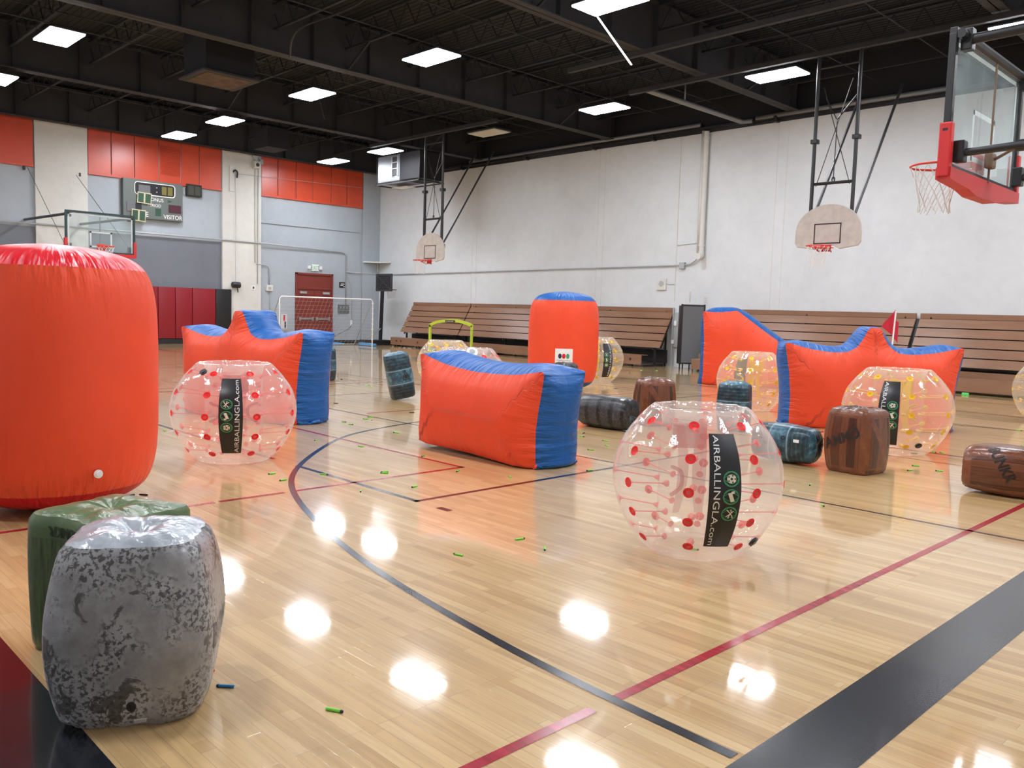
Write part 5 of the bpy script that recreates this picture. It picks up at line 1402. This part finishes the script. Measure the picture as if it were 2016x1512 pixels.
bubble('red-dotted bubble ball directly behind the low orange block with a white round patch', -8.24, 7.22, 1.0, 10, banner=False, disc=True, kz=1.02)
bubble('bubble ball cut off by the right edge of the photo', -3.61, 15.87, 1.05, 170, yellow=True)

# ------------------------------------------------------------------ printed inflatable barrels and crates
def barrel(name, label, cat, skin_, w0, w1, h, n=4.5, loc=(0, 0, 0), rz=0., tilt=None, dome=.03, dent=.05, lid=None, concave=0., group=None, seed=1):
    t = thing(name, label, cat, loc, rz, group)
    if tilt is not None: t.rotation_euler = tilt
    rng = random.Random(seed); ph = [rng.uniform(0, 6.3) for _ in range(8)]
    S = 18; J = 26; K = 4 * S
    def w_at(v): return w0 + (w1 - w0) * (math.sin(PI * min(max(v, 0), 1)) ** .85)
    def rho(u):
        th_ = (u - .5) * PI / 2
        c, s2 = abs(math.cos(th_)), abs(math.sin(th_))
        r = 1 / ((c ** n + s2 ** n) ** (1 / n))
        if concave: r *= 1 - concave * math.cos(2 * th_ * 2) * .5 - concave * .5
        return r, th_
    def surf(u, v, d=0.):
        r, th_ = rho(u % 4)
        e = min(v, 1 - v)
        lip = -.018 * math.exp(-e / .02)
        wr_ = .0045 * math.exp(-e / .1) * (math.sin(th_ * 13 + ph[0]) + .7 * math.sin(th_ * 23 + ph[1]) + .5 * math.sin(th_ * 37 + ph[2]))
        wr_ += .004 * math.sin(th_ * 3 + v * 5 + ph[3])
        rr_ = r * w_at(v) / 2 + lip + wr_ + d
        return (rr_ * math.cos(th_), rr_ * math.sin(th_), v * h)
    m = MB(); v = []
    for j in range(J + 1):
        for k in range(K): v.append(surf(4 * k / K, j / J))
    f = []; uv = []
    for j in range(J):
        for k in range(K):
            f.append((j * K + k, j * K + (k + 1) % K, (j + 1) * K + (k + 1) % K, (j + 1) * K + k))
            u0, u1 = 4 * k / K, 4 * (k + 1) / K
            uv.append([(u0, j / J), (u1, j / J), (u1, (j + 1) / J), (u0, (j + 1) / J)])
    m.add(v, f, 0, uv); m.build('side_skin', M['s_' + skin_], t, smooth=True)
    C = 9
    for top in (1, 0):
        m = MB(); v = []; base = 1 if top else 0
        for i in range(C + 1):
            sc_ = 1 - i / C
            if i == C: sc_ = .012
            for k in range(K):
                x, y, z = surf(4 * k / K, base)
                th_ = (4 * k / K - .5) * PI / 2
                q = dome * (1 - sc_ ** 3) + .0 - dent * math.exp(-(sc_ / .28) ** 2)
                q += .005 * (.6 * math.sin(th_ * 4 + ph[4]) + .6 * math.sin(th_ * 9 + ph[5]) + .5 * math.sin(th_ * 17 + ph[6])) * sc_ * (1 - sc_) * 3
                if i == 0: q = .0
                if not top: q *= .35
                v.append((x * sc_, y * sc_, z + (q if top else -max(q, -.02) * 0 + (.0 if i == 0 else .004))))
        f = [(i * K + k, i * K + (k + 1) % K, (i + 1) * K + (k + 1) % K, (i + 1) * K + k) for i in range(C) for k in range(K)] + [tuple(C * K + k for k in range(K))]
        uv = None
        mm_ = M['s_' + (lid or skin_ + 'top')]
        m.add(v, f, 0, [[(v[i_][0] * 4, v[i_][1] * 4) for i_ in ff] for ff in f])
        m.build('top_skin' if top else 'bottom_skin', mm_, t, smooth=True)
    return t, surf
def print_on(t, surf, s_, u0, v0, size, ang, m, w, h, nrw=1.0, d=.003, bold=0., name='lettering'):
    v, f, tw, th_ = text2d(s_, size, nrw, bold); ca, sa = math.cos(ang), math.sin(ang)
    vv = []
    for x, y in v:
        x -= tw / 2; y -= th_ / 2
        X_, Y_ = x * ca - y * sa, x * sa + y * ca
        vv.append(surf(u0 + X_ / w, v0 + Y_ / h, d))
    return MB().add(vv, f).build(name, M[m], t)
def patch(t, surf, u0, v0, du, dv, m, name, d=.003):
    g_ = grid(lambda a, b, d_: surf(a, b, d_), u0 - du, u0 + du, v0 - dv, v0 + dv, 4, 3, d)
    return g_.build(name, M[m], t)
def round_patch(t, surf, u0, v0, r, w, h, m, name, d=.003, r_in=0.):
    n = 20
    if r_in:
        v = []
        for k in range(n):
            a = 2 * PI * k / n
            v += [surf(u0 + r * math.cos(a) / w, v0 + r * math.sin(a) / h, d), surf(u0 + r_in * math.cos(a) / w, v0 + r_in * math.sin(a) / h, d)]
        return MB().add(v, [(2 * k, 2 * k + 1, (2 * k + 3) % (2 * n), (2 * k + 2) % (2 * n)) for k in range(n)]).build(name, M[m], t)
    return MB().add([surf(u0 + r * math.cos(2 * PI * k / n) / w, v0 + r * math.sin(2 * PI * k / n) / h, d) for k in range(n)], [tuple(range(n))]).build(name, M[m], t)

def cam_u(t, surf, v=.5):
    best = min(((t.matrix_basis @ Vector(surf(u * .02, v)) - cam.location).length, u * .02) for u in range(200)); return best[1]
# u = 0.5 is the side facing local +x
def face_cam(x, y): return math.atan2(-y, -x)
# grey rock barrel in front
gx_, gy_ = -3.25, 1.2
rz_ = face_cam(gx_, gy_) + R(-12)
t, sf = barrel('inflatable_barrel', 'grey stone-printed inflatable barrel with silver lid standing nearest the camera', 'inflatable barrel', 'rock', .48, .60, .665, 4.2, (gx_, gy_, 0), rz_, dome=.035, dent=.05, seed=3)
round_patch(t, sf, .56, .14, .022, .55, .69, 'black', 'air_port')
patch(t, sf, .63, .045, .055, .016, 'sticker', 'warning_label')
print_on(t, sf, 'CAUTION CHOKING HAZARD', .63, .05, .006, 0, 'stgrey', .5, .69, d=.006); print_on(t, sf, 'PRODUCT OF CHINA', .63, .04, .006, 0, 'stgrey', .5, .69, d=.006)
print_on(t, sf, 'BUNKR', 1.56, .45, .1, R(90) * 0, 'stgrey', .6, .69)
# green box behind it
t, sf = barrel('inflatable_crate', 'green printed inflatable box with saddle-shaped top behind the grey barrel', 'inflatable barrel', 'green', .52, .52, .605, 7, (-3.93, 1.33, 0), face_cam(-3.93, 1.33) + R(40), dome=.03, dent=.03, concave=.10, seed=9)
print_on(t, sf, 'BUNKR', 3.5, .90, .05, PI, 'stgreen', .5, .66, 1.05, bold=.03, name='lettering')
# ammo crate
t, sf = barrel('inflatable_crate', 'brown wood-printed inflatable crate stencilled AMMO standing beside the lying barrel', 'inflatable barrel', 'wood', .46, .52, .645, 5.5, (-3.68, 8.62, 0), face_cam(-3.68, 8.62) + R(60), dome=.03, dent=.03, seed=5)
print_on(t, sf, 'AMMO', 3.46, .56, .115, R(22), 'stencil', .5, .645, .95, bold=.035)
round_patch(t, sf, 3.78, .73, .022, .5, .645, 'stencil', 'air_port', r_in=.013)
print_on(t, sf, 'BUNKR', .22, .055, .035, 0, 'stencil', .5, .645)
# lying wood barrel at the right edge
t, sf = barrel('inflatable_barrel', 'brown wood-printed inflatable barrel lying on its side at the right edge', 'inflatable barrel', 'wood', .37, .46, .72, 3.2, (0, 0, 0), 0, dome=.04, dent=.04, seed=6)
dirx, diry = .96, .28
def lay(t, p, az, rad, roll=0.):
    """lay the barrel down: its axis (local z) points along azimuth az"""
    m = Matrix.Rotation(az, 4, 'Z') @ Matrix.Rotation(R(90), 4, 'Y') @ Matrix.Rotation(roll, 4, 'Z')
    t.rotation_euler = m.to_euler(); t.location = (p[0], p[1], rad)
lay(t, (-2.62, 8.6), R(6), .225, R(182))
cu_ = cam_u(t, sf); print_on(t, sf, 'BUNKR', cu_ + .02, .46, .10, R(28), 'stencil', .44, .72, .9, bold=.035)
# steel-blue drums
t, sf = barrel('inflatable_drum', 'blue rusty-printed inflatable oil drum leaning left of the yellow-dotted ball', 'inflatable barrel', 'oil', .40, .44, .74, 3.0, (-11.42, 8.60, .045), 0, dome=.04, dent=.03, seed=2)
t.rotation_euler = (Matrix.Rotation(face_cam(-11.33, 8.66) + R(10), 4, 'Z') @ Matrix.Rotation(R(12), 4, 'X')).to_euler()
cu_ = cam_u(t, sf) + .45; print_on(t, sf, 'BUNKR', cu_, .1, .065, 0, 'black', .42, .74, bold=.03)
m = MB(); tri = [(-.07, -.06), (.07, -.06), (0, .1)]
for a, c in ((0, 1), (1, 2), (2, 0)):
    strip2(lambda x, y, d: sf(cu_ + x / .42, .5 + y / .74, d), [tri[a], tuple((tri[a][i] + tri[c][i]) / 2 for i in (0, 1)), tri[c]], .012, .004, m)
m.add([sf(cu_ + x / .42, .5 + y / .74, .005) for x, y in [(-.02, -.04), (.022, -.04), (.03, -.01), (.008, .03), (.004, .005), (-.012, .045), (-.03, -.01)]], [tuple(range(7))])
m.build('flame_triangle', M['black'], t)
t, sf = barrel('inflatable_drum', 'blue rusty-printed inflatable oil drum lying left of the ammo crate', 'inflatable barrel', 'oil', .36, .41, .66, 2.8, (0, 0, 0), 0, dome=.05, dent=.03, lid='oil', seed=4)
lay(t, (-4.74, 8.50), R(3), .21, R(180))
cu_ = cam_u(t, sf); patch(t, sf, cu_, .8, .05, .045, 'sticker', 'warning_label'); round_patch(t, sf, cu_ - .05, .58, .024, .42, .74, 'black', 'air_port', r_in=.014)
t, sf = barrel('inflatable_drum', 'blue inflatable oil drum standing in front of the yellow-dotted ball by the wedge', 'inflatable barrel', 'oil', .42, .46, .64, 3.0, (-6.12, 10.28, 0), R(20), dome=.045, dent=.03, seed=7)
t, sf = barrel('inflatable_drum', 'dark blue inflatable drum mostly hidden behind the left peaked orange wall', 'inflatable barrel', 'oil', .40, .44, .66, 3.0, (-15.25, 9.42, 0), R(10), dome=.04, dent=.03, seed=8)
# tyre stacks
t, sf = barrel('inflatable_tyre_stack', 'black tyre-printed inflatable barrel lying between orange block and front bubble ball', 'inflatable barrel', 'tyre', .42, .45, .78, 2.3, (0, 0, 0), 0, dome=.03, dent=.05, seed=11)
lay(t, (-7.62, 8.88), R(3), .222, R(180))
cu_ = cam_u(t, sf); patch(t, sf, cu_ - .5, .9, .04, .035, 'sticker', 'warning_label')
t, sf = barrel('inflatable_tyre_stack', 'tyre-printed inflatable barrel standing behind the orange block before the cylinder', 'inflatable barrel', 'tyre', .42, .46, .70, 2.4, (-9.22, 10.2, 0), R(30), dome=.05, dent=.03, seed=12)
# brown crate behind the front ball
t, sf = barrel('inflatable_crate', 'brown wood-printed inflatable crate half hidden behind the front bubble ball', 'inflatable barrel', 'wood', .46, .54, .64, 4.5, (-7.1, 9.78, 0), R(-35), dome=.04, dent=.03, seed=13)

# ------------------------------------------------------------------ foam darts
G = [(-6.94,3.75,-1.67),(-6.63,3.69,-1.52),(-6.64,4.11,0.65),(-6.37,4.59,-2.37),(-6.42,4.63,-1.84),(-5.85,3.98,-0.72),(-8.42,5.1,-0.96),(-7.76,5.27,-2.87),(-8.38,6.21,-2.71),(-9.55,6.21,0.22),(-9.31,6.16,0.26),(-9.66,6.63,-2.49),(-9.79,6.8,-2.29),(-9.52,6.63,-0.4),(-10.0,4.0,3.1),(-8.4,6.22,-2.38),(-6.89,5.46,-1.13),(-6.05,5.22,-1.09),(-5.55,5.43,2.72),(-5.32,6.3,-1.81),(-5.73,4.45,-1.4),(-7.27,8.33,2.69),(-6.88,7.97,0.15),(-6.48,7.95,-2.83),(-6.21,7.66,2.88),(-6.13,7.27,-2.63),(-3.96,3.99,1.35),(-3.94,3.42,-2.89),(-3.69,3.95,-0.82),(-2.67,1.71,0.49),(-3.07,4.74,0.16),(-3.39,9.48,-2.76),(-3.32,9.13,-1.94),(-3.11,9.37,-2.62),(-3.63,10.71,-0.66),(-3.55,10.74,2.5),(-3.61,7.49,-1.31),(-3.13,6.74,-0.84),(-3.12,12.19,-0.4),(-3.09,12.31,-2.16),(-3.61,14.1,-0.26),(-5.34,10.98,-0.52),(-13.83,9.51,0.82),(-13.53,9.42,-2.97),(-6.23,12.57,0.15),(-6.21,19.88,-0.19),(-14.31,19.03,0.14),(-12.74,17.3,2.91),(-14.04,19.37,-2.4),(-12.08,17.21,2.43)]
K = [(-15.23,9.83,-2.99),(-9.9,7.61,-2.1),(-11.46,7.3,-2.28),(-11.01,13.78,-2.3),(-9.57,11.97,-2.6),(-10.1,11.74,-2.48),(-6.75,2.53,-2.51),(-6.78,2.44,-1.32),(-7.06,8.22,-1.2),(-3.74,10.38,-2.42),(-3.16,1.41,2.29)]
B = [(-3.13,1.49,-2.4)]
O = [(-3.33,1.53,2.77)]
def dart_mesh(m1, m2, name='foam_dart'):
    m = MB(); m.tube([(-.036, 0, .0064), (.026, 0, .0064)], .0062, 10, 0); m.tube([(.026, 0, .0064), (.031, 0, .0064), (.036, 0, .0064)], [.0064, .0064, .005], 10, 1)
    return m
def near_name(x, y):
    refs = [((-7.2, 2.0), 'the big left cylinder'), ((-3.06, 4.74), 'the front bubble ball'), ((-7.83, 3.82), 'the left bubble ball'), ((-3.95, 10.32), 'the yellow-dotted ball'), ((-3.68, 8.62), 'the ammo crate'),
            ((-6.6, 6.2), 'the low orange block'), ((-10.53, 5.62), 'the left peaked wall'), ((-11.55, 12.6), 'the blue capped cylinder'), ((-3.26, 1.2), 'the grey barrel'), ((-7.62, 8.88), 'the lying tyre barrel'), ((-5.18, 12.42), 'the right peaked wall'), ((-11.33, 8.66), 'the leaning blue drum'), ((-14, 20.9), 'the grey partition'), ((-6.5, 20.5), 'the right bleachers'), ((-15.2, 9.4), 'the hidden blue drum')]
    return sorted(((x - a[0]) ** 2 + (y - a[1]) ** 2, n) for a, n in refs)[0][1]
def put_darts(lst, m1, m2, colour):
    proto = None
    cnt = {}
    for x, y, a in lst:
        if proto is None:
            o = proto = dart_mesh(m1, m2).build('foam_dart', [M[m1], M[m2]], smooth_angle=40)
        else:
            o = proto.copy(); COL.objects.link(o)
        o.location = (x, y, 0); o.rotation_euler = (0, 0, a)
        w = near_name(x, y); side = ('left of ' if x < 0 and (x * .7 + y * .7) < 0 else 'near ')
        cnt.setdefault(w, []).append(o)
    for w, os_ in cnt.items():
        def camx(o):
            d = Vector(o.location) - cam.location; return 1008 + F_PX * d.dot(rt2) / d.dot(fw)
        if len(os_) == 1:
            tag(os_[0], '%s foam dart on the floor near %s' % (colour, w), 'dart', 'foam darts scattered on the floor'); continue
        os_.sort(key=camx); n = len(os_)
        words = ['leftmost', 'second from left', 'third from left', 'fourth from left', 'fifth from left', 'sixth from left', 'seventh from left', 'eighth from left', 'ninth from left', 'tenth from left', 'eleventh from left', 'twelfth from left']
        for i, o in enumerate(os_):
            wd = 'rightmost' if i == n - 1 else words[i]
            tag(o, '%s foam dart near %s, %s of its %d' % (colour, w, wd, n), 'dart', 'foam darts scattered on the floor')
put_darts(G, 'dartgreen', 'dartnavy', 'green')
put_darts(K, 'dartblack', 'dartblack', 'black')
put_darts(B, 'dartblue', 'dartnavy', 'blue')
put_darts(O, 'dartorange', 'dartorange', 'orange')
o = MB().rbox((-.07, -.03, 0), (.07, .03, .05), .01).build('green_block', plain('bright_green_foam', (.1, .65, .15), .7)); o.location = (-6.25, 20.1, 0)
tag(o, 'small bright green foam block on the floor under the right bleachers', 'foam block')
